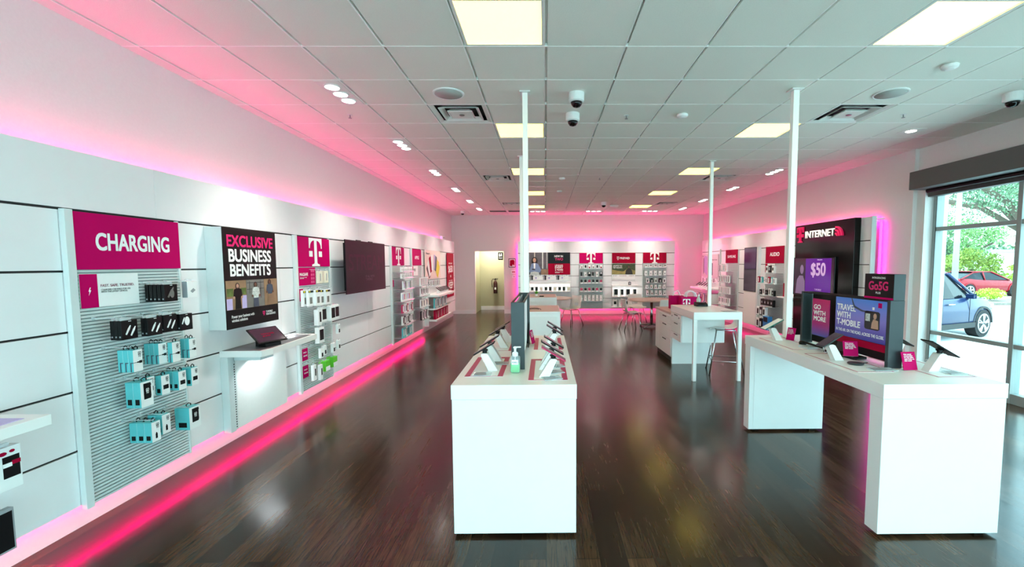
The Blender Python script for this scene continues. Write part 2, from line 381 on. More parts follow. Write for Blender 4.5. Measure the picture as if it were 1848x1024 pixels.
# right wall, then the window wall
WIN_Y1, WIN_Z1 = 6.30, 2.72
b = MB(); b.box(WR, WR + .4, 6.50, WB, 0, HC + .15); b.box(WR + .06, WR + .4, 6.36, 6.50, 0, HC + .15); b.box(WR + .06, WR + .4, WF, 6.36, WIN_Z1, HC + .15)
struct('wall_right', b, WALL)
b = MB(); b.box(WL, -2.6, WF - .15, WF, 0, HC + .15); b.box(-2.6, WR + .4, WF - .15, WF, 2.85, HC + .15); b.box(WR - .2, WR + .4, WF - .15, WF, 0, 2.85)
struct('wall_front', b, WALL)
def window(n, axis, fixed, a0, a1, z0, z1, mull, trans, fw=.055, d=.11):
    b = MB()
    def bx(u0, u1, za, zb, dd=d):
        if axis == 'Y': b.box(fixed - dd / 2, fixed + dd / 2, u0, u1, za, zb, .004)
        else: b.box(u0, u1, fixed - dd / 2, fixed + dd / 2, za, zb, .004)
    bx(a0, a0 + fw, z0, z1); bx(a1 - fw, a1, z0, z1); bx(a0 + .01, a1 - .01, z0, z0 + .12, d - .006); bx(a0 + .01, a1 - .01, z1 - fw, z1, d - .006)
    for u in mull: bx(u - fw / 2, u + fw / 2, z0, z1, d + .01)
    for z in trans: bx(a0, a1, z - fw / 2, z + fw / 2, d - .01)
    f = struct('window_%d' % n, b, ALU)
    g = MB()
    if axis == 'Y': g.box(fixed - .006, fixed + .006, a0 + .03, a1 - .03, z0 + .05, z1 - .03)
    else: g.box(a0 + .03, a1 - .03, fixed - .006, fixed + .006, z0 + .05, z1 - .03)
    g.build('glass_pane', GLASS2 if axis == 'Y' else GLASS, f)
    if axis == 'Y':
        k = MB(); k.box(fixed - .062, fixed - .0555, a1 - fw - .006, a1 - fw - .001, z0 + .12, z1 - fw); k.build('gasket', DARK, f)
    return f
window(1, 'Y', 5.62, WF, 6.36, 0, WIN_Z1, [5.19, 3.6, 2.0, .4, -1.1], [2.17, .69])
window(2, 'X', WF - .05, -2.6, WR - .2, 0, 2.85, [-1.2, .3, 1.9, 3.5], [2.2])
# ceiling: one tile per cell, set a little below the grid, with cells left out for lights and diffusers
GX0, GY0, GT = 0.0105, 3.468, 0.61
LIGHT_CELLS = [(-1, r) for r in (-5, -1, 3, 7, 11, 15)] + [(4, r) for r in (-5, -1, 3, 7, 11, 15)]
VENT_CELLS = [(-2, 2), (5, 2), (-2, 8), (5, 8), (-2, 14), (5, 14)]
b = MB()
for i in range(-6, 10):
    for r in range(-10, 20):
        if (i, r) in LIGHT_CELLS or (i, r) in VENT_CELLS: continue
        x0 = max(GX0 + i * GT + .015, WL); x1 = min(GX0 + (i + 1) * GT - .012, WR + .12); y0 = max(GY0 + r * GT + .0065, WF); y1 = min(GY0 + (r + 1) * GT - .0065, WB)
        if x1 - x0 < .02 or y1 - y0 < .02: continue
        b.box(x0, x1, y0, y1, HC, HC + .02)
struct('ceiling', b, CEIL)
b = MB(); b.box(WL - .1, WR + .4, WF - .1, WB + .1, HC + .15, HC + .2); struct('ceiling_slab', b, GRIDD)
b = MB()
for i in range(-5, 10):
    x = GX0 + i * GT; b.box(x - .012, x - .004, WF, WB, HC - .001, HC + .03); b.box(x - .004, x + .015, WF, WB, HC + .026, HC + .03)
for r in range(-9, 20):
    y = GY0 + r * GT; b.box(WL, WR + .12, y - .006, y + .006, HC - .002, HC + .025)
struct('trim_ceiling_grid', b, GRIDW)
# baseboards / plinths that carry the panelling
b = MB(); b.box(WL, -3.03, 1.0, 14.55, 0, .22); struct('baseboard_left', b, BASE)
b = MB(); b.box(WL, DX0, WB - .015, WB, 0, .13); b.box(DX1, -1.0, WB - .015, WB, 0, .13); b.box(-.9, 4.33, YB + .12, WB, 0, .22); b.box(4.33, WR, WB - .015, WB, 0, .13)
struct('baseboard_back', b, BASE)
b = MB(); b.box(XR + .12, WR, 6.95, 14.5, 0, .22); b.box(WR - .012, WR, 14.5, WB, 0, .13); b.box(WR - .012, WR, 6.5, 6.95, 0, .13); struct('baseboard_right', b, BASE)

# ---- magenta LED strips behind and below the panelling
def led(label, x0, x1, y0, y1, z0, z1, m, grp):
    b = MB(); b.box(x0, x1, y0, y1, z0, z1)
    o = b.build('led_strip', m); tag(o, label, 'light strip', grp); return o
G1 = 'magenta light strips behind the panelling'
led('long magenta light strip glowing along the top of the left wall panelling', WL + .05, WL + .08, 1.0, 13.3, 2.34, 2.365, LEDT, G1)
led('magenta light strip under the left wall panelling, reflected in the floor', -3.015, -2.975, 1.0, 10.9, .192, .196, LED, G1)
led('magenta light strip along the top of the back wall panelling', -.85, 4.25, WB - .08, WB - .05, 2.36, 2.385, LEDB, G1)
led('upright magenta light strip beside the framed notice on the back wall', -.87, -.84, WB - .07, WB - .05, .3, 2.35, LEDB, G1)
led('upright magenta light strip at the far right end of the back wall panelling', 4.25, 4.28, WB - .07, WB - .05, .3, 2.35, LEDB, G1)
led('magenta light strip under the back wall panelling', -.85, 4.25, YB + .05, YB + .09, .215, .219, LED, G1)
led('magenta light strip along the top of the right wall panelling', WR - .08, WR - .05, 7.1, 14.4, 2.36, 2.385, LEDB, G1)
led('magenta light strip under the right wall panelling by the audio rack', XR + .05, XR + .09, 7.0, 14.4, .192, .196, LEDD, G1)
led('upright magenta light strip behind the near end of the right wall panelling', WR - .07, WR - .05, 7.0, 7.03, .3, 2.35, LEDV, G1)

# ---- white laminate panelling
SEAMS = [.19, .54, .915, 1.29, 1.665, 2.045]
def panelling(label, loc, rotz, secs, boards, L, depth, zt):
    """local x along the wall, face at y=0, body behind; secs: x ranges holding five stacked panels"""
    r = thing('wall_panelling', label, 'wall panelling', loc, rotz)
    b = MB(); b.box(0, L, .014, .03, .19, zt - .02); b.build('backing', DARK, r)
    b = MB(); b.box(0, L, .03, depth, zt - .05, zt - .03); b.box(0, .02, .03, .06, .21, zt - .05); b.box(L - .02, L, .03, .06, .21, zt - .05)
    b.build('side_return', PANEL, r)
    for x0, x1 in secs:
        for z0, z1 in zip(SEAMS, SEAMS[1:]):
            b = MB(); b.box(x0 + .0015, x1 - .0015, 0, .014, z0 + (.006 if z0 > .2 else 0), z1 - .007, .0015); b.build('panel', PANEL, r)
    for x0, x1 in boards:
        b = MB(); b.box(x0 + .001, x1 - .001, 0, .014, 2.053, zt, .0015); b.build('header_board', PANEL, r)
    return r
# left wall: local x = Y - 1.0
def secs(ys, s=1, o=1.0): return [((a - o) * s, (c - o) * s) for a, c in ys]
panelling('white laminate panelling with dark joints along the left wall', (XL, 1.0, 0), RL,
          secs([(1.0, 2.72), (2.72, 3.56), (3.56, 4.0), (4.0, 4.92), (4.92, 5.18), (5.18, 6.03), (6.03, 7.3), (7.3, 8.38), (8.38, 9.2), (9.2, 9.66), (9.66, 10.45), (10.45, 12.7), (12.7, 13.1), (13.1, 14.4)]),
          secs([(1.0, 3.4), (3.4, 4.62), (4.62, 7.06), (7.06, 9.5), (9.5, 11.9), (11.9, 14.4)]), 13.4, .14, 2.415)
panelling('white laminate panelling with dark joints along the back wall', (-.9, YB, 0), RB,
          [(0, .38), (.38, 1.76), (1.76, 2.03), (2.03, 2.82), (2.82, 3.1), (3.1, 3.9), (3.9, 4.13), (4.13, 4.93), (4.93, 5.2)],
          [(0, 1.2), (1.2, 2.42), (2.42, 3.64), (3.64, 5.2)], 5.2, .3, 2.44)
panelling('white laminate panelling with dark joints along the right wall', (XR, 14.45, 0), RR,
          [(0, 1.55), (1.55, 1.98), (1.98, 2.76), (2.76, 3.2), (3.2, 3.92), (3.92, 4.22), (4.22, 5.05), (5.05, 5.6), (5.6, 7.22), (7.22, 7.5)],
          [(0, 2.2), (2.2, 4.4), (4.4, 5.6), (5.6, 7.5)], 7.5, .2, 2.42)
b = MB(); b.box(.001, .022, -.01, .065, .2, 2.425, .002)
tag(b.build('end_post', SLATP, loc=(XR, 6.95 - .0, 0), rotz=RR), 'tall white end post closing the right wall panelling near the window', 'post')

# ------------------------------------------------------------------ ceiling fittings
proto = None
names = {(-1, -1): 'square ceiling light panel nearest the camera, above the first display table', (-1, 3): 'square ceiling light panel behind the first white pole', (-1, 7): 'square ceiling light panel crossed by both central white poles',
         (-1, 11): 'fourth square ceiling light panel of the central row', (-1, 15): 'small distant ceiling light panel at the far end of the central row', (4, -1): 'large ceiling light panel at top right above the travel display table',
         (4, 3): 'ceiling light panel beside the right-hand white pole', (4, 7): 'ceiling light panel above the kiosk pole', (4, 11): 'fourth ceiling light panel of the window-side row', (4, 15): 'farthest ceiling light panel of the window-side row',
         (-1, -5): 'square ceiling light panel behind the camera on the central row', (4, -5): 'square ceiling light panel behind the camera on the window side'}
for (i, r) in LIGHT_CELLS:
    loc = (GX0 + (i + .5) * GT, GY0 + (r + .5) * GT, HC)
    if proto is None:
        proto = thing('ceiling_light', '', 'ceiling light', loc, 0, 'square ceiling light panels')
        h = GT / 2 - .006
        b = MB(); b.box(-h, h, -h, -h + .022, 0, .03); b.box(-h, h, h - .022, h, 0, .03); b.box(-h, -h + .022, -h + .022, h - .022, 0, .03); b.box(h - .022, h, -h + .022, h - .022, 0, .03); b.build('frame', GRID, proto)
        b = MB(); b.box(-h + .022, h - .022, -h + .022, h - .022, .008, .014); b.build('diffuser', DIFF, proto)
        b = MB(); b.box(-h, h, -h, h, .03, .06); b.build('housing', GRIDD, proto)
        proto['label'] = names[(i, r)]
    else: dup(proto, loc, 0, names[(i, r)])
vn = ['square air diffuser left of the first white pole', 'square air diffuser right of the tall white pole', 'second air diffuser on the left half of the ceiling', 'second air diffuser on the window half of the ceiling', 'small distant air diffuser left of the central lights', 'small distant air diffuser near the right wall lights']
proto = None
for k, (i, r) in enumerate(VENT_CELLS):
    loc = (GX0 + (i + .5) * GT, GY0 + (r + .5) * GT, HC)
    if proto is None:
        proto = thing('air_diffuser', vn[0], 'air vent', loc, 0, 'square air diffusers in the ceiling')
        h = GT / 2 - .006
        b = MB()
        for (a, c, z0, z1) in ((h, h - .05, 0, .012), (h - .085, h - .13, -.004, .03), (h - .165, h - .2, -.010, .02)):
            for s in range(4):
                m = Matrix.Rotation(s * PI / 2, 4, 'Z')
                vs = [m @ Vector(p) for p in ((-a, -a, z0), (a, -a, z0), (c, -c, z1), (-c, -c, z1))]
                t = [m @ Vector(p) for p in ((-a, -a, z0 + .004), (a, -a, z0 + .004), (c, -c, z1 + .004), (-c, -c, z1 + .004))]
                v = [b.bm.verts.new(q) for q in vs]; u = [b.bm.verts.new(q) for q in t]
                b.bm.faces.new(v); b.bm.faces.new(u[::-1])
                for q in range(4): b.bm.faces.new((v[q], u[q], u[(q + 1) % 4], v[(q + 1) % 4]))
        b.box(-.12, .12, -.12, .12, -.008, -.002, .002)
        b.build('louvre', GRID, proto)
        b = MB(); b.box(-h, h, -h, h, .06, .07); b.build('duct_plate', DARK, proto)
        b = MB(); b.lathe([(0, -.014), (.025, -.014), (.03, -.008)], 16); b.build('hub', STEEL, proto)
    else: dup(proto, loc, 0, vn[k])
# triple spot fittings: along the left and right walls, and across near the back wall
spots = [(-1.95, GY0 + 1.5 * GT, 0, 'triple spotlight plate nearest the camera on the left ceiling'), (-1.95, GY0 + 4.5 * GT, 0, 'second triple spotlight plate along the left wall'), (-1.95, GY0 + 7.5 * GT, 0, 'third triple spotlight plate along the left wall'),
         (-1.95, GY0 + 10.5 * GT, 0, 'fourth triple spotlight plate along the left wall'), (-1.95, GY0 + 13.5 * GT, 0, 'fifth triple spotlight plate along the left wall'), (-1.95, GY0 + 16.2 * GT, 0, 'farthest triple spotlight plate along the left wall'),
         (4.12, GY0 + 7.5 * GT, 0, 'nearest triple spotlight plate along the right wall'), (4.12, GY0 + 10.4 * GT, 0, 'second triple spotlight plate along the right wall'), (4.12, GY0 + 13.4 * GT, 0, 'third triple spotlight plate along the right wall'), (4.12, GY0 + 16.2 * GT, 0, 'farthest triple spotlight plate along the right wall'),
         (-.22, 13.95, PI / 2, 'triple spotlight plate facing the new in two poster wall'), (1.52, 13.95, PI / 2, 'triple spotlight plate facing the left logo rack of the back wall'), (3.28, 13.95, PI / 2, 'triple spotlight plate facing the right logo rack of the back wall')]
proto = None
for (x, y, rz, lab) in spots:
    if proto is None:
        proto = thing('triple_spotlight', lab, 'spotlight', (x, y, HC), rz, 'triple spotlight plates in the ceiling')
        b = MB(); b.box(-.11, .11, -.295, .295, -.006, -.001, .002); b.build('plate', GRID, proto)
        for q in (-.17, 0, .17):
            rg = MB(); rg.lathe([(.062, -.006), (.072, -.006), (.072, -.016), (.062, -.016), (.062, -.006)], 20, (0, q, 0), cap=False); hd = rg.build('lamp_ring', WHITE2, proto)
            hb = MB(); hb.lathe([(0, -.012), (.045, -.014), (.06, -.01), (.06, -.007), (0, -.007)], 20, (0, q, 0)); hb.build('lamp_head', LAMP, hd, smooth=True)
    else: dup(proto, (x, y, HC), rz, lab)
def spot(loc, target, e, col=(1, .93, .84), size=math.radians(84), r=.06):
    d = bpy.data.lights.new('spot_beam', 'SPOT'); d.energy = e; d.color = col; d.spot_size = size; d.spot_blend = 1.0; d.shadow_soft_size = r
    o = bpy.data.objects.new('spot_beam', d); C.objects.link(o); o.location = loc
    o.rotation_euler = (Vector(target) - Vector(loc)).to_track_quat('-Z', 'Y').to_euler()
for (x, y, rz, lab) in spots:
    if x < -1 : tgt = (-2.95, y, .5)
    elif x > 4: tgt = (5.1, y, .5)
    else: tgt = (x, 14.7, .5)
    spot((x, y, HC - .03), tgt, 42)
b = MB()
t0 = thing('recessed_downlight', 'small square recessed downlight near the window valance', 'downlight', (4.58, 5.62, HC))
b.box(-.11, .11, -.11, .11, -.005, 0); b.build('plate', GRID, t0); b = MB(); b.lathe([(0, -.008), (.05, -.008), (.055, -.005)], 18); b.build('lamp_head', LAMP, t0)
spot((4.58, 5.62, HC - .03), (4.58, 5.62, 0), 12)
def disc_item(name, lab, cat, x, y, prof, m, grp=None, extra=None):
    t = thing(name, lab, cat, (x, y, HC), 0, grp); b = MB(); b.lathe(prof, 28); b.build('body', m, t, smooth=False)
    if extra: b = MB(); b.lathe(extra[0], 28); b.build(extra[1], extra[2], t, smooth=True)
    return t
for x, lab in ((-.92, 'round ceiling speaker left of the first white pole'), (3.36, 'round ceiling speaker right of the tall white pole')):
    disc_item('ceiling_speaker', lab, 'speaker', x, 4.39, [(0, 0), (.15, 0), (.15, -.008), (.14, -.012), (.13, -.008), (0, -.0078)], WHITE2, 'round ceiling speakers', ([(0, -.010), (.132, -.010), (.132, -.0082), (0, -.0082)], 'grille', GRILLE))
for x, y, s, lab in ((.31, 4.39, 1, 'nearer of the two white dome cameras right of the first pole'), (.31, 4.97, 1, 'farther of the two white dome cameras right of the first pole'), (4.56, 4.39, 1, 'white dome camera above the window valance'),
                     (1.58, 12.0, 1, 'small distant white dome camera in the middle of the ceiling'), (-2.55, 13.9, .9, 'small dome camera in the far left ceiling corner')):
    disc_item('dome_camera', lab, 'security camera', x, y, [(.075 * s, 0), (.075 * s, -.075 * s), (.062 * s, -.085 * s), (0, -.085 * s)], WHITE2, 'ceiling dome cameras', ([(.056 * s, -.085 * s), (.052 * s, -.105 * s), (.035 * s, -.128 * s), (0, -.138 * s)], 'dome', DOMEG))
for x, y, lab in ((1.52, 4.99, 'round smoke detector between the two rows of ceiling lights'), (3.37, 3.77, 'smoke detector at top right below the large light panel'), (.33, 8.6, 'distant smoke detector right of the central lights'), (.33, 10.1, 'farther small smoke detector right of the central lights')):
    disc_item('smoke_detector', lab, 'smoke detector', x, y, [(.05, 0), (.062, -.01), (.055, -.03), (.03, -.042), (0, -.044)], WHITE2, 'smoke detectors')
for x, y, lab in ((.91, 5.03, 'small sprinkler head right of the dome cameras'), (3.98, 5.0, 'small sprinkler head beside the right air diffuser'), (-2.13, 5.0, 'small sprinkler head behind the first triple spotlight'), (1.05, 8.6, 'distant small sprinkler head in the middle of the ceiling')):
    t = thing('sprinkler_head', lab, 'sprinkler', (x, y, HC), 0, 'ceiling sprinkler heads')
    b = MB(); b.lathe([(0, 0), (.028, 0), (.028, -.004), (0, -.004)], 16); b.build('escutcheon', WHITE2, t)
    b = MB(); b.cyl((0, 0, -.004), (0, 0, -.035), .006, n=8); b.lathe([(0, -.035), (.018, -.035), (.018, -.038), (0, -.038)], 12); b.build('deflector', STEEL, t)
disc_item('alarm_beacon', 'small distant white ceiling beacon beside the middle dome camera', 'beacon', 1.95, 12.6, [(.12, 0), (.13, -.02), (.11, -.05), (.06, -.06), (0, -.06)], WHITE2, None)
for x, lab in ((-1.46, 'left of two dark return grilles near the back wall ceiling'), (-.88, 'right of two dark return grilles near the back wall ceiling')):
    t = thing('return_grille', lab, 'air vent', (x, 13.95, HC), 0, 'dark return grilles')
    b = MB(); b.box(-.25, .25, -.14, .14, -.006, -.001); b.build('recess', DARK, t)
    b = MB()
    for k in range(7): b.box(-.25, .25, -.13 + k * .04, -.122 + k * .04, -.012, -.006)
    b.build('louvre', GRIDD, t)

# ------------------------------------------------------------------ poles from ceiling to counters
def pole(x, y, z0, lab, s=.025):
    t = thing('ceiling_pole', lab, 'pole', (x, y, z0), 0, 'white square poles rising to the ceiling')
    b = MB(); b.box(-s, s, -s, s, 0, HC - z0 - .012, .003); b.build('shaft', POLE, t)
    b = MB(); b.box(-s * 2, s * 2, -s * 2, s * 2, HC - z0 - .012, HC - z0 - .001, .002); b.build('ceiling_plate', WHITE2, t)
pole(-.185, 4.36, TT, 'white square pole rising from the central display table')
pole(-.36, 6.9, TT, 'thinner looking white pole left of the central table pole')
pole(2.70, 7.25, 1.0, 'white square pole rising from the tall kiosk counter')
pole(2.38, 4.30, TT, 'white square pole rising from the travel display table', .028)
# window valance
t = thing('window_valance', 'long grey metal shade valance above the window', 'valance')
b = MB(); b.box(5.12, WR + .06, WF + .05, 6.27, 2.71, 2.955, .006); b.build('fascia', VAL, t)
b = MB(); b.box(5.45, 5.555, WF + .1, 6.33, 2.625, 2.708, .004); b.build('head_channel', VAL, t)
b = MB(); b.cyl((5.33, WF + .1, 2.69), (5.33, 6.2, 2.69), .028); b.build('shade_roller', BLACK, t)

# ================================================================== racks, signs and goods
ORD = ['first', 'second', 'third', 'fourth', 'fifth', 'sixth', 'seventh', 'eighth', 'ninth', 'tenth']
def rack(label, loc, rotz, wd, z1=2.045, z0=.17, pitch=.0222, post=.05, hooks=(), m=SLAT, posts=(True, True)):
    """ribbed slat panel, local x 0..wd; panel face at y=-.018"""
    r = thing('slatwall_rack', label, 'display rack', loc, rotz)
    x0 = post if posts[0] else 0; x1 = wd - (post * .4 if posts[1] else 0)
    n = int((z1 - z0) / pitch)
    b = MB(); b.mi = 1; b.box(x0, x1, -.004, -.001, z0, z0 + n * pitch); b.mi = 0
    for k in range(n): b.box(x0, x1, -.018, -.0045, z0 + k * pitch, z0 + k * pitch + pitch * .64)
    b.build('slat_panel', [m, SLOT], r)
    if posts[0]: b = MB(); b.box(0, post, -.035, -.001, z0 - .01, z1, .002); b.build('post', SLATP, r)
    if posts[1]: b = MB(); b.box(x1, wd, -.022, -.001, z0 - .01, z1, .002); b.build('post', SLATP, r)
    for (hx, hz, L) in hooks:
        b = MB(); b.tube([(hx, -.016, hz), (hx, -L, hz), (hx, -L - .012, hz + .012)], .003, 6); b.box(hx - .012, hx + .012, -.02, -.016, hz - .012, hz + .008); b.build('peg_hook', PLASTIC, r)
    return r
def sign(label, loc, rotz, wd, ht, m=MAG, text=None, tb=None, tm=WTXT, t=.006, cat='sign', name='wall_sign', bold=.02, group=None):
    """panel with its lower left corner at loc, facing local -y"""
    r = thing(name, label, cat, loc, rotz, group)
    b = MB(); b.box(0, wd, -t, 0, 0, ht, .001); b.build('panel', m, r)
    if text:
        for (s, x0, x1, z0, z1, mm) in (text if isinstance(text, list) else [(text, *tb, tm)]): lettering(s, x0, x1, z0, z1, -t - .001, mm, r, bold=bold)
    return r

# ---- goods: every package hangs or stands at local origin (bottom centre of its back), x across, y toward the viewer negative
def cable_icon(x, z, s, ang=35):
    a = math.radians(ang); c, q = math.cos(a), math.sin(a)
    def R(p): return (x + (p[0] * c - p[1] * q) * s, z + (p[0] * q + p[1] * c) * s)
    return [[R(p) for p in ((-.5, -.07), (.1, -.1), (.45, -.04), (.45, .04), (.1, .1), (-.5, .07))]]
def pk_teal(lab, icon, w=.075, h=.145, d=.034, body=TEAL, big=False):
    t = thing('boxed_accessory', lab, 'boxed accessory'); 
    b = MB(); b.box(-w / 2, w / 2, -d, 0, 0, h, .0015); b.build('carton', body, t)
    b = MB(); b.box(-w / 2 + .001, w / 2 - .001, -d - .0012, -d, .001, h - .001); b.build('front_card', CARD, t)
    b = MB(); b.tube([(-w * .05, -d * .5, h - .002), (-w * .12, -d * .5, h + .014), (w * .1, -d * .5, h + .024), (w * .3, -d * .5, h + .014), (w * .28, -d * .5, h - .002)], .0035, 6); b.build('loop_strap', BLACK, t, smooth=True)
    lettering('GO\nTO', w * .02, w * .34, h * .66, h * .9, -d - .0018, DTXT, t, bold=.03, sheet=.75)
    if icon == 'cable': flat('printed_plug', [rect(-w * .1, w * .12, h * .40, h * .46), rect(w * .12, w * .42, h * .37, h * .49)] + [rect(-w / 2, -w * .1, h * .42, h * .44)], -d - .0012, BLACK, t); ic = [rect(-d * .3, d * .3, 0, 0)]
    if icon == 'bank': flat('printed_power_bank', [rect(-w * .3, w * .32, h * .28, h * .5)], -d - .0012, BLACK, t)
    if icon == 'plug': flat('printed_charger', [rect(-w * .1, w * .12, h * .16, h * .40), rect(-w * .04, w * .06, h * .40, h * .46)], -d - .0012, BLACK, t)
    if icon == 'speaker':
        flat('printed_power_bank', [[(-w * .26, h * .3), (w * .28, h * .3), (w * .32, h * .4), (w * .3, h * .92), (-w * .26, h * .92)]], -d - .0012, BLACK, t)
        lettering('GO\nTO', -w * .1, w * .14, h * .52, h * .72, -d - .003, WTXT, t, bold=.03, sheet=.75)
    # picture printed on the side of the carton that faces the shop front
    b = MB()
    if icon == 'cable': b.box(-w / 2 - .0012, -w / 2, -d * .62, -d * .42, 0.002, h * .44); b.box(-w / 2 - .0012, -w / 2, -d, -d * .42, h * .40, h * .44)
    else: b.box(-w / 2 - .0012, -w / 2, -d * .8, -d * .25, h * .12, h * .34)
    b.build('printed_side', BLACK if icon != 'cable' else PNAVY, t)
    return t
def pk_black(lab, w=.115, h=.125, d=.022, kind='cable'):
    t = thing('boxed_charger', lab, 'boxed charger')
    b = MB(); b.box(-w / 2, w / 2, -d, 0, 0, h, .0015); b.build('carton', BLACK, t)
    if kind == 'cable': flat('printed_cable', cable_icon(-w * .08, h * .5, w * .62, 60) + cable_icon(w * .22, h * .42, w * .62, 60), -d, WTXT, t)
    elif kind == 'dark': flat('printed_cable', cable_icon(0, h * .55, w * .8, 55) + [ell(w * .08, h * .45, w * .16, w * .26)], -d, PGREY, t)
    else: flat('printed_adapter', [ell(w * .05, h * .55, w * .2, w * .3), *cable_icon(-w * .25, h * .6, w * .5, 65)], -d, WTXT, t)
    flat('brand_strip', [rect(-w * .05, w * .12, h * .93, h * .96)], -d, WTXT, t)
    b = MB(); b.box(-w * .45, w * .2, -d * .6, -d * .4, h, h + .018); b.build('hang_tab', PLASTIC, t)
    b = MB(); b.box(-w / 2 - .001, -w / 2, -d * .7, -d * .3, h * .12, h * .2); b.build('side_print', GREY, t)
    return t
def pk_case(lab, w=.085, h=.16, d=.026, body=CARD, win=BLACK, wx=(-.3, .3), wz=(.2, .85), strip=None, tab=True, name='boxed_phone_case', cat='phone case box'):
    t = thing(name, lab, cat)
    b = MB(); b.box(-w / 2, w / 2, -d, 0, 0, h, .0015); b.build('carton', body, t)
    if win: flat('printed_case', [rect(w * wx[0], w * wx[1], h * wz[0], h * wz[1])], -d, win, t)
    if strip: flat('print_strip', [rect(-w * .5, w * .5, h * .84, h * .97)], -d - .0012, strip, t)
    if tab: b = MB(); b.box(-w * .2, w * .2, -d * .6, -d * .4, h, h + .016); b.build('hang_tab', PLASTIC, t)
    return t

# ---------------- left wall, charging rack
CH = [  # kind, y, z, front distance from wall, count
]
hk = [(.50, 1.575, .17), (.70, 1.58, .16), (.14, 1.36, .15), (.34, 1.355, .15), (.48, 1.355, .15), (.64, 1.35, .15), (.19, 1.16, .19), (.44, 1.155, .2), (.66, 1.145, .17), (.24, .935, .19), (.32, .925, .14), (.42, .925, .16), (.55, .925, .19), (.66, .92, .17), (.29, .635, .22), (.40, .64, .2), (.62, .62, .2)]
rack('tall ribbed white slatwall rack under the CHARGING sign', LW(2.72, 0, .002), RL, .85, hooks=hk)
sign('large magenta wall sign reading CHARGING in white', LW(2.775, 1.675, .024), RL, .785, .36, text='CHARGING', tb=(.13, .685, .125, .235), bold=.028)
r = sign('white and magenta strip sign reading fast safe trusted below CHARGING', LW(2.785, 1.43, .024), RL, .40, .215, m=CARD, t=.005)
flat('magenta_panel', [rect(0, .11, 0, .215)], -.005, MAG, r)
flat('lightning_symbol', [[(.060, .13), (.049, .104), (.056, .104), (.050, .08), (.066, .112), (.058, .112), (.064, .13)]], -.0065, WTXT, r)
lettering('FAST. SAFE. TRUSTED.', .13, .365, .13, .147, -.006, PTXT, r, bold=.015)
lettering('CHARGERS CERTIFIED FOR USE\nWITH THE LATEST DEVICES.', .13, .335, .092, .117, -.006, DTXT, r, bold=.01)
p = {}
p['cable'] = pk_teal('teal boxed charging cable, outermost on the left hook of the third charging row', 'cable', .068, .148, .033)
p['bank'] = pk_teal('teal boxed power bank, outermost on the second hook from right, fourth charging row', 'bank', .07, .14, .042)
p['plug'] = pk_teal('teal boxed car charger, outermost on the left hook of the bottom charging row', 'plug', .07, .142, .05)
p['tall'] = pk_teal('teal boxed phone power pack, largest box at left of fourth charging row', 'speaker', .095, .175, .05)
p['big'] = pk_teal('large teal boxed charging stand at right end of bottom charging row', 'speaker', .11, .17, .11)
def hang(key_obj, first_used, y, z, fr, n, d, lab, nm, grp, used=[]):
    """n boxes on one hook; fr = distance of the outermost front from the panel"""
    for k in range(n):
        loc = LW(y, z, fr - d * (k + 1) - .001 * k)
        pos = 'outermost' if k == 0 else ('innermost' if k == n - 1 else ORD[k] + ' from outside')
        lb = (lab % pos) if n > 1 else (lab.replace('%s', '').replace(',  on', ' on').replace(', on', ' on'))
        if key_obj not in used:
            key_obj.location = loc; key_obj.rotation_euler = (0, 0, RL); key_obj['label'] = lb; key_obj['group'] = grp; used.append(key_obj)
        else: dup(key_obj, loc, RL, lb, grp)
GA = 'teal boxed accessories hanging under the CHARGING sign'
hang(p['cable'], 0, 2.955, .99, .20, 3, .033, 'teal boxed charging cable, %s on the left hook, third charging row', '', GA)
hang(p['cable'], 0, 3.20, .99, .155, 3, .033, 'teal boxed charging cable, %s on the middle hook, third charging row', '', GA)
hang(p['cable'], 0, 3.275, .985, .19, 1, .033, 'teal boxed charging cable alone in front of the middle hook, third charging row', '', GA)
hang(p['cable'], 0, 3.43, .985, .19, 2, .033, 'teal boxed charging cable, %s on the right hook, third charging row', '', GA)
hang(p['tall'], 0, 3.005, .735, .20, 2, .05, 'tall teal boxed power pack, %s on the left hook, fourth charging row', '', GA)
hang(p['bank'], 0, 3.10, .775, .14, 1, .042, 'teal boxed power bank behind the tall boxes, fourth charging row', '', GA)
hang(p['bank'], 0, 3.19, .765, .17, 1, .042, 'slightly turned teal boxed power bank at middle of fourth charging row', '', GA)
hang(p['bank'], 0, 3.315, .765, .19, 3, .042, 'teal boxed power bank, %s on the fourth hook, fourth charging row', '', GA)
hang(p['bank'], 0, 3.435, .765, .19, 2, .042, 'teal boxed power bank, %s on the last hook, fourth charging row', '', GA)
hang(p['plug'], 0, 3.055, .468, .20, 3, .05, 'teal boxed car charger, %s on the left hook, bottom charging row', '', GA)
hang(p['plug'], 0, 3.175, .48, .17, 2, .05, 'teal boxed car charger, %s on the middle hook, bottom charging row', '', GA)
hang(p['big'], 0, 3.40, .435, .20, 1, .11, 'large teal boxed charging stand at right end of bottom charging row', '', GA)
q = pk_black('x', kind='cable'); q2 = pk_black('x', kind='dark'); q3 = pk_black('x', kind='adapter')
GB = 'black boxed chargers hanging under the CHARGING sign'
hang(q2, 0, 3.27, 1.435, .19, 5, .028, 'black boxed dark cable, %s of five on the top charging hook', '', GB)
hang(q, 0, 2.925, 1.215, .19, 3, .024, 'black boxed white cable, %s on the left hook, second charging row', '', GB)
hang(q, 0, 3.115, 1.21, .19, 2, .024, 'black boxed white cable, %s on the second hook, second charging row', '', GB)
hang(q, 0, 3.25, 1.215, .185, 2, .024, 'black boxed white cable, %s on the third hook, second charging row', '', GB)
hang(q3, 0, 3.395, 1.205, .185, 2, .024, 'black boxed white adapter, %s on the right hook, second charging row', '', GB)
t = pk_case('white boxed charger with grey side, alone at right of the top charging row', .095, .125, .04, CARD, None, name='boxed_charger', cat='boxed charger')
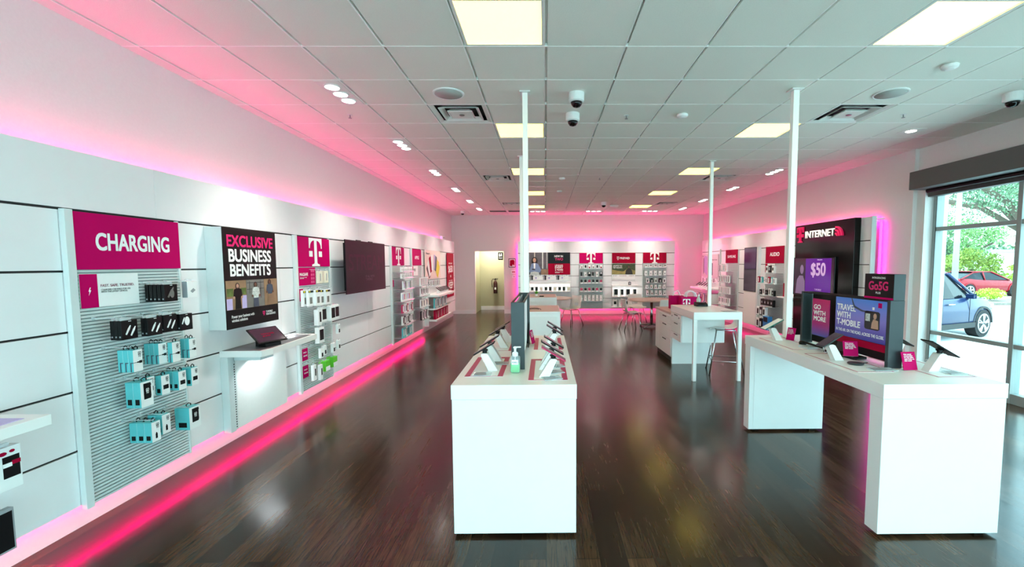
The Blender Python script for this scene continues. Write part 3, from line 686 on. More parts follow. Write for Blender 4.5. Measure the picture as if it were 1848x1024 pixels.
flat('printed_cube', [[(-.02, .05), (.0, .035), (.03, .055), (.01, .072)]], -.04, GREY, t); b = MB(); b.box(-.0485, -.0475, -.039, -.001, .001, .124); b.build('grey_side', GREY, t)
t.location = LW(3.46, 1.45, .15); t.rotation_euler = (0, 0, RL)

# ---------------- display ledge and goods at the left edge of the frame
t = thing('wall_shelf', 'white wall shelf cut off by the left edge, above a hanging white box', 'shelf', LW(1.35, .875, 0), RL)
b = MB(); b.box(0, .93, -.36, -.001, 0, .055, .003); b.build('shelf_board', WHITE, t)
b = MB(); b.box(.1, .86, -.30, -.10, .0555, .058); b.build('shelf_insert', PLAV, t)
rack('partly visible slatwall rack at the left edge below the shelf', LW(1.45, 0, .002), RL, .62, z1=.86, hooks=[(.5, .83, .2), (.5, .5, .2)])
t = pk_case('white and red boxed phone case hanging at the left edge', .10, .22, .05, CARD, BLACK, (-.3, .42), (.28, .78)); t.location = LW(2.20, .57, .17); t.rotation_euler = (0, 0, RL)
flat('red_badge', [ell(-.028, .19, .018, .010), ell(.012, .195, .012, .008), rect(.008, .045, .125, .145)], -.0512, RED, t); flat('white_band', [rect(-.03, .008, .118, .138)], -.0512, WTXT, t)
t = pk_case('black tablet case with grey edge hanging at the lower left edge', .15, .22, .03, GREY, BLACK, (-.44, .44), (.05, .93), name='tablet_case', cat='tablet case'); t.location = LW(2.14, .25, .17); t.rotation_euler = (0, 0, RL)

# ---------------- business benefits poster box, demo shelf and cabinet
t = thing('poster_box', 'black poster box reading exclusive business benefits above the tablet shelf', 'poster', LW(3.86, 1.13, 0), RL)
b = MB(); b.box(0, .755, -.148, -.001, 0, .90, .002); b.build('side_casing', SLATP, t)
b = MB(); b.box(.002, .753, -.152, -.148, .001, .899); b.build('poster', BLACK, t)
MP = mat('pink_lettering', (226, 20, 110), .5, noise=.02)
lettering('EXCLUSIVE', .055, .70, .735, .835, -.1535, MP, t, bold=.028)
lettering('BUSINESS', .07, .665, .60, .71, -.1535, WTXT, t, bold=.028)
lettering('BENEFITS', .08, .65, .47, .575, -.1535, WTXT, t, bold=.028)
flat('photo_left', [rect(.012, .275, .17, .43)], -.1525, PTAN, t); flat('photo_middle', [rect(.278, .535, .17, .43)], -.1525, PGREY, t); flat('photo_right', [rect(.538, .745, .17, .43)], -.1525, PTAN, t)
flat('printed_window', [rect(.02, .10, .29, .36)], -.154, PGREEN, t, .0005); flat('printed_window', [rect(.2, .27, .30, .36)], -.154, PGREEN, t, .0005)
flat('printed_stripe', [rect(.013, .085, .172, .27)], -.154, PLAV, t, .0005); flat('printed_stripe', [rect(.21, .274, .172, .29)], -.154, PLAV, t, .0005)
flat('printed_shelves', [rect(.285, .53, .40, .405), rect(.285, .53, .34, .345), rect(.32, .325, .3, .42), rect(.48, .485, .25, .42)], -.154, DTXT, t, .0005)
person_print(t, .155, .172, .235, -.1555, HAIR, SKIN1, BLACK, BLACK)
person_print(t, .405, .172, .235, -.1555, HAIR, SKIN2, PSHIRT, PNAVY)
person_print(t, .62, .20, .225, -.1555, HAIR, SKIN2, PNAVY, PTAN)
lettering('Power your business with\nwireless solutions', .065, .37, .06, .12, -.1535, WTXT, t, bold=.015)
tlogo(.50, .535, .075, .115, -.152, MP, t)
lettering('T-MOBILE\nFOR BUSINESS', .55, .70, .072, .115, -.1535, WTXT, t, bold=.015)
t = thing('demo_cabinet', 'white wall cabinet lit from above below the tablet shelf', 'cabinet', LW(3.96, .17, .001), RL)
b = MB(); b.box(0, .07, -.07, -.001, 0, .6985, .002); b.build('left_post', SLATP, t)
b = MB(); b.box(.125, .92, -.05, -.001, .0, .6985, .002); b.build('front_panel', WHITE2, t)
b = MB(); b.box(.075, .12, -.05, -.001, .0, .6985, .001); b.build('slotted_standard', SLATP, t)
b = MB()
for k in range(26): b.box(.098, .110, -.0515, -.049, .02 + k * .0235, .031 + k * .0235)
b.build('slot_holes', DARK, t)
t = thing('demo_shelf', 'deep white demo shelf with grey top carrying the tablet', 'shelf', LW(3.96, .87, .001), RL)
b = MB(); b.prism_z([(0, 0), (0, -.375), (.14, -.395), (1.0, -.36), (1.0, 0)], 0, .055); b.build('shelf_board', WHITE, t)
b = MB(); b.prism_z([(.02, -.01), (.02, -.35), (.14, -.37), (.93, -.335), (.93, -.01)], .055, .057); b.build('shelf_mat', mat('grey_mat', (96, 92, 96), .4, noise=.03), t)
b = MB(); b.box(.10, .3, -.30, -.055, -.05, -.002, .002); b.build('bracket', SLATP, t)
d = bpy.data.lights.new('shelf_lamp', 'AREA'); d.shape = 'RECTANGLE'; d.size = .7; d.size_y = .04; d.energy = 1.9; d.color = (.88, .96, 1)
o = bpy.data.objects.new('shelf_lamp', d); C.objects.link(o); o.location = (XL + .18, 4.48, .862); o.rotation_euler = (0, math.radians(-20), PI / 2)
def tablet(name, lab, w, h, tilt, loc, rotz, face=SCR_DARK, body=BLACK, d=.012):
    t = thing(name, lab, 'tablet', loc, rotz)
    m = Matrix.Rotation(-tilt, 4, 'X')
    b = MB(); b.box(-w / 2, w / 2, -d, 0, 0, h, .003).xf(m); b.build('body', body, t)
    b = MB(); b.box(-w / 2 + .014, w / 2 - .014, -d - .001, -d, .014, h - .014).xf(m); s = b.build('display', face, t)
    return t, m
t, m = tablet('demo_tablet', 'dark demo tablet propped on a wedge on the white wall shelf', .30, .20, math.radians(52), (XL + .34, 4.20, .965), RL - .35)
b = MB(); b.prism_x([(.0, -.036), (.0, -.006), (.10, .068), (.13, .068), (.13, -.036)], -.08, .08); b.build('wedge_stand', BLACK, t)
lettering('T FOR BUSINESS\nget started', -.06, .07, .07, .12, -.0135, RED, t, bold=.01).data.transform(m)
t = thing('phone_dock', 'black card and white tablet lying on the wall shelf beside the demo tablet', 'phone', LW(4.62, .93, .14), RL)
b = MB(); b.box(-.08, .08, -.05, .05, 0, .01, .003); b.build('body', BLACK, t); b = MB(); b.box(-.06, .03, -.04, .03, .01, .012); b.build('label_card', CARD, t)
t = thing('sales_tablet', 'thin white tablet lying at the far end of the wall shelf', 'tablet', LW(4.82, .93, .13), RL)
b = MB(); b.box(-.09, .09, -.06, .06, 0, .009, .003); b.build('body', CARD, t); b = MB(); b.box(-.07, .07, -.05, .05, .009, .010); b.build('display', GREY, t)

# ---------------- second left rack (logo sign, magnetic accessories)
hk = [(.30, 1.64, .15), (.44, 1.64, .15), (.18, 1.41, .16), (.32, 1.42, .18), (.50, 1.41, .18), (.22, 1.19, .18), (.38, 1.18, .18), (.56, 1.19, .18), (.26, .95, .18), (.66, .92, .16), (.24, .71, .18), (.36, .71, .18), (.56, .71, .16), (.34, .51, .2), (.58, .51, .2), (.08, .52, .15), (.2, .51, .18)]
rack('ribbed slatwall rack below the nearest large logo sign on the left wall', LW(5.18, 0, .002), RL, .85, hooks=hk)
t = thing('wall_sign', 'magenta logo sign between the business poster and the dark screen', 'sign', LW(5.245, 1.675, .024), RL)
b = MB(); b.box(0, .765, -.006, 0, 0, .36, .001); b.build('panel', MAG, t); tlogo(.25, .56, .005, .355, -.006, WTXT, t)
r = sign('magenta strip sign reading MagSafe under the nearest logo sign', LW(5.245, 1.45, .024), RL, .38, .215, text=[('MAGSAFE', .02, .2, .115, .15, WTXT), ('Snap on a case, charge\nup wirelessly', .02, .17, .08, .10, WTXT)])
flat('pink_pattern', [rect(.27 + .03 * i, .29 + .03 * i, .02 + .045 * j, .05 + .045 * j) for i in range(3) for j in range(4)], -.006, mat('pink_pattern', (226, 90, 150), .5, noise=.05), r)
for z, lab in ((1.265, 'small magenta price card left of the yellow topped boxes'), (.545, 'upper of two small magenta cards low on the second left rack'), (.335, 'lower of two small magenta cards low on the second left rack')):
    sign(lab, LW(5.25, z, .024), RL, .12, .145, text=[('PRO', .02, .09, .09, .105, WTXT), ('save on a case', .02, .1, .05, .065, WTXT)], name='price_card', cat='price card')
GC = 'boxed accessories on the nearest logo rack'
def put(t, loc, rot, grp=None):
    t.location = loc; t.rotation_euler = (0, 0, rot)
    if grp: t['group'] = grp
    return t
c1 = pk_case('x', .09, .15, .03, CREAM, GREY, (-.1, .1), (.2, .8)); c2 = pk_case('x', .11, .19, .03, CARD, PGREY, (-.25, .25), (.15, .55), strip=BLACK)
flat('yellow_badge', [ell(-.03, .172, .016, .012)], -.0325, YEL, c2)
c3 = pk_case('x', .09, .19, .05, CARD, BLACK, (-.1, .35), (.2, .85)); c4 = pk_case('x', .13, .19, .05, CARD, BLACK, (-.35, .38), (.18, .86)); c5 = pk_case('x', .07, .12, .03, CARD, BLACK, (-.2, .3), (.1, .5))
c6 = pk_case('x', .11, .13, .09, GREEN, CARD, (-.48, .48), (.02, .45)); c7 = pk_case('x', .07, .185, .03, CARD, BLACK, (-.05, .3), (.3, .75))
items = [(c1, 5.47, 1.47, .17, 'cream boxed accessory, left of two at the top of the nearest logo rack'), (c1, 5.62, 1.47, .17, 'cream boxed accessory, right of two at the top of the nearest logo rack'),
         (c2, 5.21, 1.21, .12, 'white box with black and yellow top, innermost of the left pair'), (c2, 5.25, 1.21, .16, 'white box with black and yellow top, second of the left pair'), (c2, 5.36, 1.21, .19, 'white box with black and yellow top, widest in front'), (c2, 5.52, 1.20, .16, 'white box with black and yellow top, fourth along the row'), (c2, 5.60, 1.20, .19, 'white box with black and yellow top, at the right end'),
         (c3, 5.38, .965, .19, 'white boxed case at left of the middle row, nearest logo rack'), (c4, 5.55, .98, .16, 'black and white boxed case second along the middle row'), (c4, 5.72, .98, .19, 'white box with printed ring third along the middle row'), (c4, 5.87, .98, .17, 'black and white boxed case at right of the middle row'),
         (c4, 5.405, .745, .19, 'black framed white box hanging alone above the demo shelf end'), (c5, 5.91, .78, .17, 'small white card hanging alone at right of the nearest logo rack'),
         (c5, 5.42, .555, .18, 'small white and red box over the green boxes'), (c5, 5.52, .57, .17, 'small turned white box over the green boxes'), (c5, 5.73, .56, .18, 'narrow clear pack left of two beside the wall joint'), (c5, 5.90, .57, .17, 'narrow clear pack right of two beside the wall joint'),
         (c6, 5.55, .36, .18, 'bright green box, nearer of two on the nearest logo rack'), (c6, 5.75, .37, .18, 'bright green box, farther of two on the nearest logo rack'),
         (c7, 5.235, .32, .18, 'slim white box, left of two in the bottom row'), (c7, 5.365, .295, .19, 'slim white box, right of two in the bottom row')]
seen = set()
for (pr, y, z, fr, lab) in items:
    dd = {id(c1): .03, id(c2): .03, id(c3): .05, id(c4): .05, id(c5): .03, id(c6): .09, id(c7): .03}[id(pr)]
    loc = LW(y, z, fr - dd)
    if id(pr) in seen: dup(pr, loc, RL, lab, GC)
    else: seen.add(id(pr)); put(pr, loc, RL, GC); pr['label'] = lab

# ---------------- dark screen on the left wall
t = thing('wall_screen', 'large dark wall screen faintly reading STREAM on the left wall', 'screen', LW(6.12, 1.285, .18), RL)
b = MB(); b.box(0, 1.5, -.014, .0, 0, .76, .003); b.build('screen_panel', mat('screen_face', (30, 18, 25), .35, noise=.02, spec=.12), t)
b = MB(); b.box(.36, .60, .001, .178, .03, .73, .003); b.box(.9, 1.2, .001, .178, .2, .5, .003); b.build('mount', BLACK, t)
b = MB(); b.box(.4, .55, -.006, .01, .761, .772); b.box(.85, 1.0, -.006, .01, .761, .772); b.build('top_clip', BLACK, t)
lettering('STREAM', .1, 1.42, .33, .56, -.0155, mat('dim_magenta_print', (56, 16, 38), .35, noise=.05, spec=.12), t, bold=.01)
lettering('IT ALL WITH\nT-MOBILE', .66, 1.0, .17, .25, -.0155, mat('dim_grey_print', (60, 48, 54), .35, noise=.02), t, bold=.01)

# ---------------- generic rows of goods for far racks
ROWN = ['top', 'second', 'third', 'fourth', 'fifth', 'bottom']
def palette_pack(key, cache={}):
    if key in cache: return cache[key], False
    w, h, d, body, win, wx, wz = key
    t = pk_case('x', w, h, d, body, win, wx, wz); cache[key] = t
    return t, True
def goods(frame, rotz, xs, z, keys, rackname, row, what, grp, fr=.17, rail=None, depth=.06):
    n = len(xs)
    if rail is not None:      # a wire tray, part of the rack, that the boxes of this row stand on
        inv = rail.matrix_basis.inverted(); c0 = inv @ Vector(frame(min(xs), z, 0)); c1 = inv @ Vector(frame(max(xs), z, 0)); zz = z - rail.location.z
        xa, xb = min(c0.x, c1.x) - .05, max(c0.x, c1.x) + .05
        b = MB(); b.box(xa, xb, -fr - depth, -.018, zz - .006, zz - .0012); b.box(xa, xb, -fr - depth - .004, -fr - depth, zz - .006, zz + .018); b.build('wire_tray', PLASTIC, rail)
    for k, x in enumerate(xs):
        key = keys[k % len(keys)]
        t, new = palette_pack(key)
        c = {CARD.name: 'white', BLACK.name: 'black', TEAL.name: 'teal', RED.name: 'red', GREY.name: 'grey', CREAM.name: 'cream', MAGF.name: 'dark pink', BLUE.name: 'blue', LILAC.name: 'lilac', YEL.name: 'yellow', GREEN.name: 'green'}[key[3].name]
        side = ORD[k] + ' from left' if k < n - 1 else 'rightmost'
        lab = '%s %s, %s, %s row, %s' % (c, what, side, row, rackname)
        loc = frame(x, z, fr)
        if new: put(t, loc, rotz, grp); t['label'] = lab
        else: dup(t, loc, rotz, lab, grp)
def K(w, h, d, body, win=BLACK, wx=(-.3, .3), wz=(.2, .85)): return (w, h, d, body, win, wx, wz)
# third left rack
R3 = rack('slatwall rack below the farther left wall logo sign, past the screen', LW(8.38, 0, .002), RL, .82)
t = thing('wall_sign', 'magenta logo sign just past the dark screen on the left wall', 'sign', LW(8.44, 1.675, .024), RL)
b = MB(); b.box(0, .74, -.006, 0, 0, .36, .001); b.build('panel', MAG, t); tlogo(.24, .53, .005, .355, -.006, WTXT, t)
cols6 = [8.50, 8.60, 8.70, 8.80, 8.90, 9.0, 9.10]
RN = 'rack past the screen'
goods(LW, RL, cols6, 1.555, [K(.07, .09, .03, CARD, PGREY, (-.2, .2), (.3, .6))], RN, 'top', 'small box', 'boxes on the left rack past the screen', rail=R3)
goods(LW, RL, cols6, 1.43, [K(.07, .09, .03, CARD, PGREY, (-.2, .2), (.3, .6))], RN, 'second', 'small box', 'boxes on the left rack past the screen', rail=R3)
goods(LW, RL, cols6[1:], 1.21, [K(.08, .16, .03, CARD, LILAC), K(.08, .16, .03, GREY, PGREY), K(.08, .16, .03, CARD, PSHIRT)], RN, 'third', 'case box', 'boxes on the left rack past the screen', rail=R3)
goods(LW, RL, cols6, .985, [K(.08, .165, .03, CARD, LILAC), K(.08, .165, .03, CARD, MAGF), K(.08, .165, .03, CARD, PSHIRT)], RN, 'fourth', 'case box', 'boxes on the left rack past the screen', rail=R3)
goods(LW, RL, cols6, .755, [K(.08, .165, .03, MAGF, CARD), K(.08, .165, .03, CARD, LILAC), K(.08, .165, .03, CARD, BLACK)], RN, 'fifth', 'case box', 'boxes on the left rack past the screen', rail=R3)
goods(LW, RL, cols6, .53, [K(.08, .165, .03, CARD, BLACK), K(.08, .165, .03, BLACK, CARD), K(.08, .165, .03, CARD, GREY)], RN, 'sixth', 'case box', 'boxes on the left rack past the screen', rail=R3)
goods(LW, RL, cols6[:6], .28, [K(.08, .19, .03, TEAL, CARD), K(.08, .19, .03, TEAL, CARD), K(.08, .19, .03, CARD, BLACK), K(.08, .19, .03, TEAL, BLACK)], RN, 'bottom', 'tall box', 'boxes on the left rack past the screen', rail=R3)
sign('tiny magenta price card on the rack past the screen', LW(8.44, 1.27, .024), RL, .08, .13, name='price_card', cat='price card')
# fourth left rack
R4 = rack('slatwall rack below the sign reading APPLE', LW(9.66, 0, .002), RL, .82)
sign('magenta wall sign reading APPLE on the left wall', LW(9.72, 1.675, .024), RL, .72, .36, text='APPLE', tb=(.2, .52, .14, .21), bold=.03)
r = sign('white strip sign with magenta end under the APPLE sign', LW(9.72, 1.45, .024), RL, .42, .21, m=CARD)
flat('magenta_panel', [rect(0, .06, 0, .21)], -.006, MAG, r); lettering('MORE WAYS\nTO PROTECT', .1, .25, .09, .15, -.007, DTXT, r)
RN = 'rack under the APPLE sign'; GD = 'boxes on the rack under the APPLE sign'
cc = [9.78, 9.88, 9.98, 10.08, 10.20, 10.32]
goods(LW, RL, cc, 1.22, [K(.085, .185, .03, CARD, BLACK, (.0, .35), (.1, .9))], RN, 'top', 'slim case box', GD, rail=R4)
goods(LW, RL, cc, .99, [K(.085, .18, .03, CARD, BLACK, (-.3, .35), (.3, .9)), K(.085, .18, .03, CARD, GREY)], RN, 'second', 'slim case box', GD, rail=R4)
goods(LW, RL, cc, .735, [K(.085, .18, .03, CARD, BLACK), K(.085, .18, .03, CARD, CREAM)], RN, 'third', 'slim case box', GD, rail=R4)
goods(LW, RL, cc, .46, [K(.085, .2, .03, BLACK, CARD, (-.1, .2), (.1, .9)), K(.085, .2, .03, CARD, BLACK)], RN, 'bottom', 'strap box', GD, rail=R4)
# phone poster module with ledge
t = thing('phone_poster', 'pale wall poster of a fan of coloured phones on the left wall', 'poster', LW(10.72, 1.33, .03), RL)
b = MB(); b.box(0, 1.55, -.012, 0, 0, .715, .002); b.build('panel', mat('pale_poster', (236, 214, 206), .4, noise=.02), t)
lettering('iPhone 14', .1, .42, .61, .655, -.0135, DTXT, t, bold=.02)
for k, (mm, a) in enumerate(((DTXT, 78), (CARD, 60), (RED, 36), (CARD, 14), (LILAC, -14), (PNAVY, -30), (YEL, -55), (YEL, -74))):
    an = math.radians(a); cx, cz = .78 - math.sin(an) * .5, .1 + math.cos(an) * .32
    pts = [(-.075, -.2), (.075, -.2), (.09, -.18), (.09, .18), (.075, .2), (-.075, .2), (-.09, .18), (-.09, -.18)]
    an2 = an * .5
    P2 = [(cx + (x * math.cos(an2) - z * math.sin(an2)), max(.01, cz + (x * math.sin(an2) + z * math.cos(an2)))) for x, z in pts]
    flat('printed_phone', [P2], -.012 - k * .0008, mm, t, .0007)
R5 = t = thing('demo_shelf', 'white demo shelf of phones below the coloured phones poster', 'shelf', LW(10.72, .90, .001), RL)
b = MB(); b.box(0, 1.9, -.36, -.001, 0, .05, .003); b.build('shelf_board', WHITE, t)
b = MB(); b.box(0, .05, -.10, -.001, -.72, -.001, .002); b.build('left_post', SLATP, t)
RN = 'coloured phones poster rack'; GE = 'goods below the coloured phones poster'
goods(LW, RL, [10.95 + .14 * k for k in range(9)], 1.14, [K(.08, .15, .02, CARD, BLACK, (-.2, .45), (.1, .9))], RN, 'upper', 'demo case card', GE, .03, rail=R5, depth=.03)
goods(LW, RL, [10.85 + .13 * k for k in range(10)], .617, [K(.1, .24, .04, TEAL, CARD, (-.4, .3), (.1, .9)), K(.1, .24, .04, CARD, TEAL), K(.1, .24, .04, CARD, BLACK)], RN, 'middle', 'upright box', GE, .2)
goods(LW, RL, [10.85 + .16 * k for k in range(9)], .347, [K(.12, .22, .05, RED, MAGF, (-.4, .4), (.1, .9)), K(.12, .22, .05, RED, CARD, (.2, .45), (.1, .9))], RN, 'lowest', 'box', GE, .2)
t = thing('product_ledge', 'white ledge holding the boxes below the demo phones at left', 'ledge', LW(10.77, .30, .001), RL)
b = MB(); b.box(0, 1.75, -.28, -.001, 0, .045, .002); b.build('lower_board', WHITE, t); b = MB(); b.box(0, 1.75, -.28, -.001, .285, .315, .002); b.build('upper_board', WHITE, t)
# tall red poster at the end of the left wall
t = sign('tall dark red poster at the far end of the left wall', LW(13.15, .70, .02), RL, .95, 1.33, m=RED, text=[('SWITCH & GET', .25, .75, 1.0, 1.04, WTXT), ('$650', .2, .8, .72, .95, WTXT), ('OR', .42, .58, .60, .66, WTXT), ('GET A FREE', .25, .75, .48, .51, WTXT), ('KEEP', .2, .8, .26, .45, WTXT), ('AND\nSWITCH', .2, .8, .08, .22, WTXT)], name='tall_poster', cat='poster', bold=.03)

# ================================================================== back wall
def brack(lab, x, wd): return rack(lab, BW(x, 0, .002), RB, wd, z1=1.71, z0=.2, pitch=.04, post=.012)
def bsign(lab, x, wd=.775, m=MAG, logo=False, **k):
    t = sign(lab, BW(x, 1.705, .012), RB, wd, .345, m=m, **k)
    if logo: tlogo(.24, .53, .0, .345, -.006, WTXT, t)
    return t
# poster "new in two" with photo of a woman
t = thing('wide_poster', 'wide wall poster with a seated woman and the words new in two', 'poster', BW(-.53, 1.335, .012), RB)
b = MB(); b.box(0, 1.36, -.01, 0, 0, .735, .001); b.build('panel', BLACK, t)
flat('photo', [rect(.0, .63, 0, .735)], -.01, mat('print_doorway', (88, 84, 90), .5, noise=.25, scale=7), t)
flat('printed_post', [rect(.17, .2, 0, .735)], -.0115, mat('print_cream', (190, 182, 168), .5, noise=.05), t); flat('printed_door_frame', [rect(.43, .47, .2, .735)], -.0115, PSHIRT, t); flat('printed_door_frame', [rect(.58, .60, .2, .735)], -.0115, PSHIRT, t)
flat('printed_step', [rect(.4, .63, 0, .18)], -.0115, PTAN, t)
flat('printed_hair', [ell(.18, .46, .10, .13), rect(.09, .27, .33, .46)], -.0125, HAIR, t); flat('printed_face', [ell(.18, .48, .05, .075)], -.0133, SKIN1, t)
flat('printed_jacket', [[(.08, .36), (.14, .39), (.22, .39), (.30, .36), (.40, .16), (.36, .08), (.06, .06), (.0, .10)]], -.0131, DENIM, t); flat('printed_shirt', [[(.15, .38), (.21, .38), (.2, .2), (.16, .2)]], -.0139, CARD, t)
flat('printed_phone', [rect(.10, .2, .16, .2)], -.0147, DTXT, t); flat('printed_knees', [[(.02, .0), (.34, 0), (.32, .08), (.18, .11), (.06, .09)]], -.0141, PSHIRT, t)
flat('magenta_field', [rect(.63, 1.36, 0, .37)], -.01, RED, t); lettering('NEW IN', .84, 1.12, .58, .64, -.0115, WTXT, t, bold=.03); lettering('TWO', .86, 1.12, .47, .55, -.0115, MP, t, bold=.02)
lettering('UPGRADE', .86, 1.12, .28, .33, -.0115, WTXT, t, bold=.02); lettering('EVERY', .86, 1.12, .21, .27, -.0115, WTXT, t, bold=.03); lettering('2 YEARS', .86, 1.12, .135, .19, -.0115, WTXT, t, bold=.03); lettering('DEVICE AND PLAN\nREQUIRED', .86, 1.12, .05, .10, -.0115, WTXT, t)
# ledges under it
L1 = thing('wall_ledge', 'white wall ledge of phone cards under the new in two poster', 'ledge', BW(-.53, 1.04, .001), RB)
b = MB(); b.box(0, 1.36, -.16, -.001, 0, .03, .002); b.build('ledge_board', WHITE, L1)
RN = 'new in two ledge'
goods(BW, RB, [-.45 + .145 * k for k in range(9)], 1.15, [K(.09, .16, .012, BLACK, GREY, (-.4, .0), (.1, .9)), K(.13, .16, .012, CARD, LILAC, (-.2, .2), (.3, .7)), K(.13, .16, .012, CARD, CARD, (-.1, .1), (.4, .5))], RN, 'top', 'phone card', 'phone cards under the new in two poster', .04, rail=L1, depth=.02)
L2 = thing('lit_shelf_unit', 'lit white shelf holding a row of boxes under the new in two poster', 'shelf', BW(-.53, .80, .001), RB)
b = MB(); b.box(0, 1.36, -.20, -.001, -.03, 0, .002); b.build('shelf_board', WHITE, L2); b = MB(); b.box(0, .02, -.2, -.001, 0, .235); b.box(1.34, 1.36, -.2, -.001, 0, .235); b.build('side_cheek', WHITE, L2)
goods(BW, RB, [-.43 + .15 * k for k in range(9)], .80, [K(.11, .155, .05, CARD, BLACK, (-.3, .42), (.2, .85)), K(.11, .155, .05, CARD, BLACK, (-.4, .3), (.1, .9)), K(.11, .155, .05, CARD, CREAM, (-.3, .3), (.3, .7))], RN, 'lit', 'box', 'boxes on the lit shelf under the new in two poster', .12)
def strip_light(x0, x1, y, z, e):
    d = bpy.data.lights.new('shelf_lamp', 'AREA'); d.shape = 'RECTANGLE'; d.size = x1 - x0; d.size_y = .03; d.energy = e; d.color = (1, .97, .88)
    o = bpy.data.objects.new('shelf_lamp', d); C.objects.link(o); o.location = ((x0 + x1) / 2, y, z)
strip_light(-.48, .78, YB - .13, 1.035, .9)
# left logo rack
Q1 = brack('wide rack of boxed goods below the left logo sign of the back wall', 1.12, .80)
bsign('magenta logo sign on the back wall left of the PREPAID sign', 1.135, logo=True)
RN = 'rack left of the prepaid sign'; GF = 'boxes on the rack left of the prepaid sign'
c6x = [1.20 + .128 * k for k in range(6)]
goods(BW, RB, c6x, 1.53, [K(.085, .13, .03, CARD, PGREY, (-.2, .2), (.1, .6)), K(.085, .14, .03, CARD, BLACK), K(.085, .13, .03, CARD, RED, (-.25, .25), (.1, .5))], RN, 'top', 'box', GF, .12, rail=Q1)
goods(BW, RB, c6x, 1.26, [K(.085, .17, .03, GREY, BLACK, (-.42, .2), (.2, .9)), K(.085, .17, .03, CARD, PGREY, (-.15, .15), (.3, .6)), K(.085, .17, .03, BLACK, CARD, (-.3, .3), (.6, .9))], RN, 'second', 'box', GF, .12, rail=Q1)
goods(BW, RB, c6x, 1.04, [K(.09, .13, .03, CARD, BLACK, (-.45, .4), (.35, .98)), K(.09, .13, .03, CARD, BLACK, (-.45, .4), (.35, .98)), K(.09, .13, .03, CARD, MAGF, (-.45, .4), (.35, .98))], RN, 'third', 'box', GF, .12, rail=Q1)
goods(BW, RB, c6x, .77, [K(.09, .13, .03, CARD, MAGF, (-.45, .4), (.35, .98)), K(.09, .13, .03, CARD, BLACK, (-.45, .4), (.35, .98))], RN, 'fourth', 'box', GF, .12, rail=Q1)
goods(BW, RB, [1.17] + c6x[1:], .46, [K(.09, .2, .03, CARD, GREY, (-.1, .1), (.3, .5))], RN, 'bottom', 'tall box', GF, .12, rail=Q1)
# prepaid module
bsign('crimson wall sign reading PREPAID on the back wall', 2.215, m=RED, text='PREPAID', tb=(.26, .58, .135, .2), bold=.03)
tlogo(.16, .235, .11, .22, -.006, WTXT, bpy.data.objects[[o.name for o in bpy.data.objects if o.name.startswith('wall_sign')][-1]])
t = thing('wall_poster', 'small wall poster of a man before trees under the PREPAID sign', 'poster', BW(2.215, 1.335, .012), RB)
b = MB(); b.box(0, .775, -.008, 0, 0, .355); b.build('panel', mat('print_field', (150, 140, 80), .5, noise=.3, scale=8), t)
flat('printed_trees', [[(0, .355), (.775, .355), (.775, .12), (.66, .16), (.52, .2), (.38, .1), (.2, .12), (0, .16)]], -.0082, mat('print_trees', (58, 70, 36), .5, noise=.5, scale=25), t)
flat('printed_hair', [ell(.56, .255, .035, .045)], -.0095, HAIR, t); flat('printed_jacket', [[(.44, .0), (.47, .15), (.53, .2), (.60, .2), (.66, .14), (.69, 0)]], -.0095, HAIR, t); flat('printed_face', [ell(.56, .245, .025, .038)], -.0103, SKIN2, t)
lettering('UNLIMITED TALK\nTEXT AND DATA', .04, .34, .2, .31, -.0098, WTXT, t, bold=.015)
sign('pale strip sign under the small prepaid poster', BW(2.215, 1.16, .012), RB, .775, .165, m=CARD, text=[('SIM KIT      5G PHONES      TABLETS', .03, .73, .12, .14, PTXT)])
L3 = thing('wall_ledge', 'white wall ledge of cards below the prepaid strip sign', 'ledge', BW(2.2, .94, .001), RB)
b = MB(); b.box(0, .86, -.2, -.001, 0, .045, .002); b.build('ledge_board', WHITE, L3)
t = pk_case('small dark watch card standing on the prepaid ledge', .09, .10, .012, BLACK, GREY); put(t, BW(2.79, .986, .1), RB)
L4 = thing('lit_shelf_unit', 'lit white shelf of four wide boxes below the prepaid ledge', 'shelf', BW(2.2, .62, .001), RB)
b = MB(); b.box(0, .86, -.2, -.001, -.03, 0, .002); b.build('shelf_board', WHITE, L4); b = MB(); b.box(0, .02, -.2, -.001, 0, .32); b.build('side_cheek', WHITE, L4)
strip_light(2.25, 3.0, YB - .12, .93, .8)
RN = 'lit prepaid shelf'
goods(BW, RB, [2.32, 2.52, 2.72, 2.94], .62, [K(.15, .24, .05, CARD, BLACK, (-.3, .45), (.2, .95)), K(.12, .24, .05, CARD, BLACK, (-.2, .48), (.2, .95))], RN, 'middle', 'wide box', 'wide boxes on the lit prepaid shelf', .12)
L5 = thing('wall_ledge', 'low white ledge under the lit prepaid shelf', 'ledge', BW(2.2, .25, .001), RB)
b = MB(); b.box(0, .86, -.2, -.001, 0, .02, .002); b.build('ledge_board', WHITE, L5)
goods(BW, RB, [2.30, 2.49, 2.68, 2.87], .271, [K(.13, .24, .05, CARD, BLACK, (-.3, .35), (.35, .75)), K(.13, .24, .05, CARD, GREY, (-.05, .05), (.4, .5))], 'low prepaid ledge', 'only', 'tall box', 'tall boxes on the low prepaid ledge', .12)
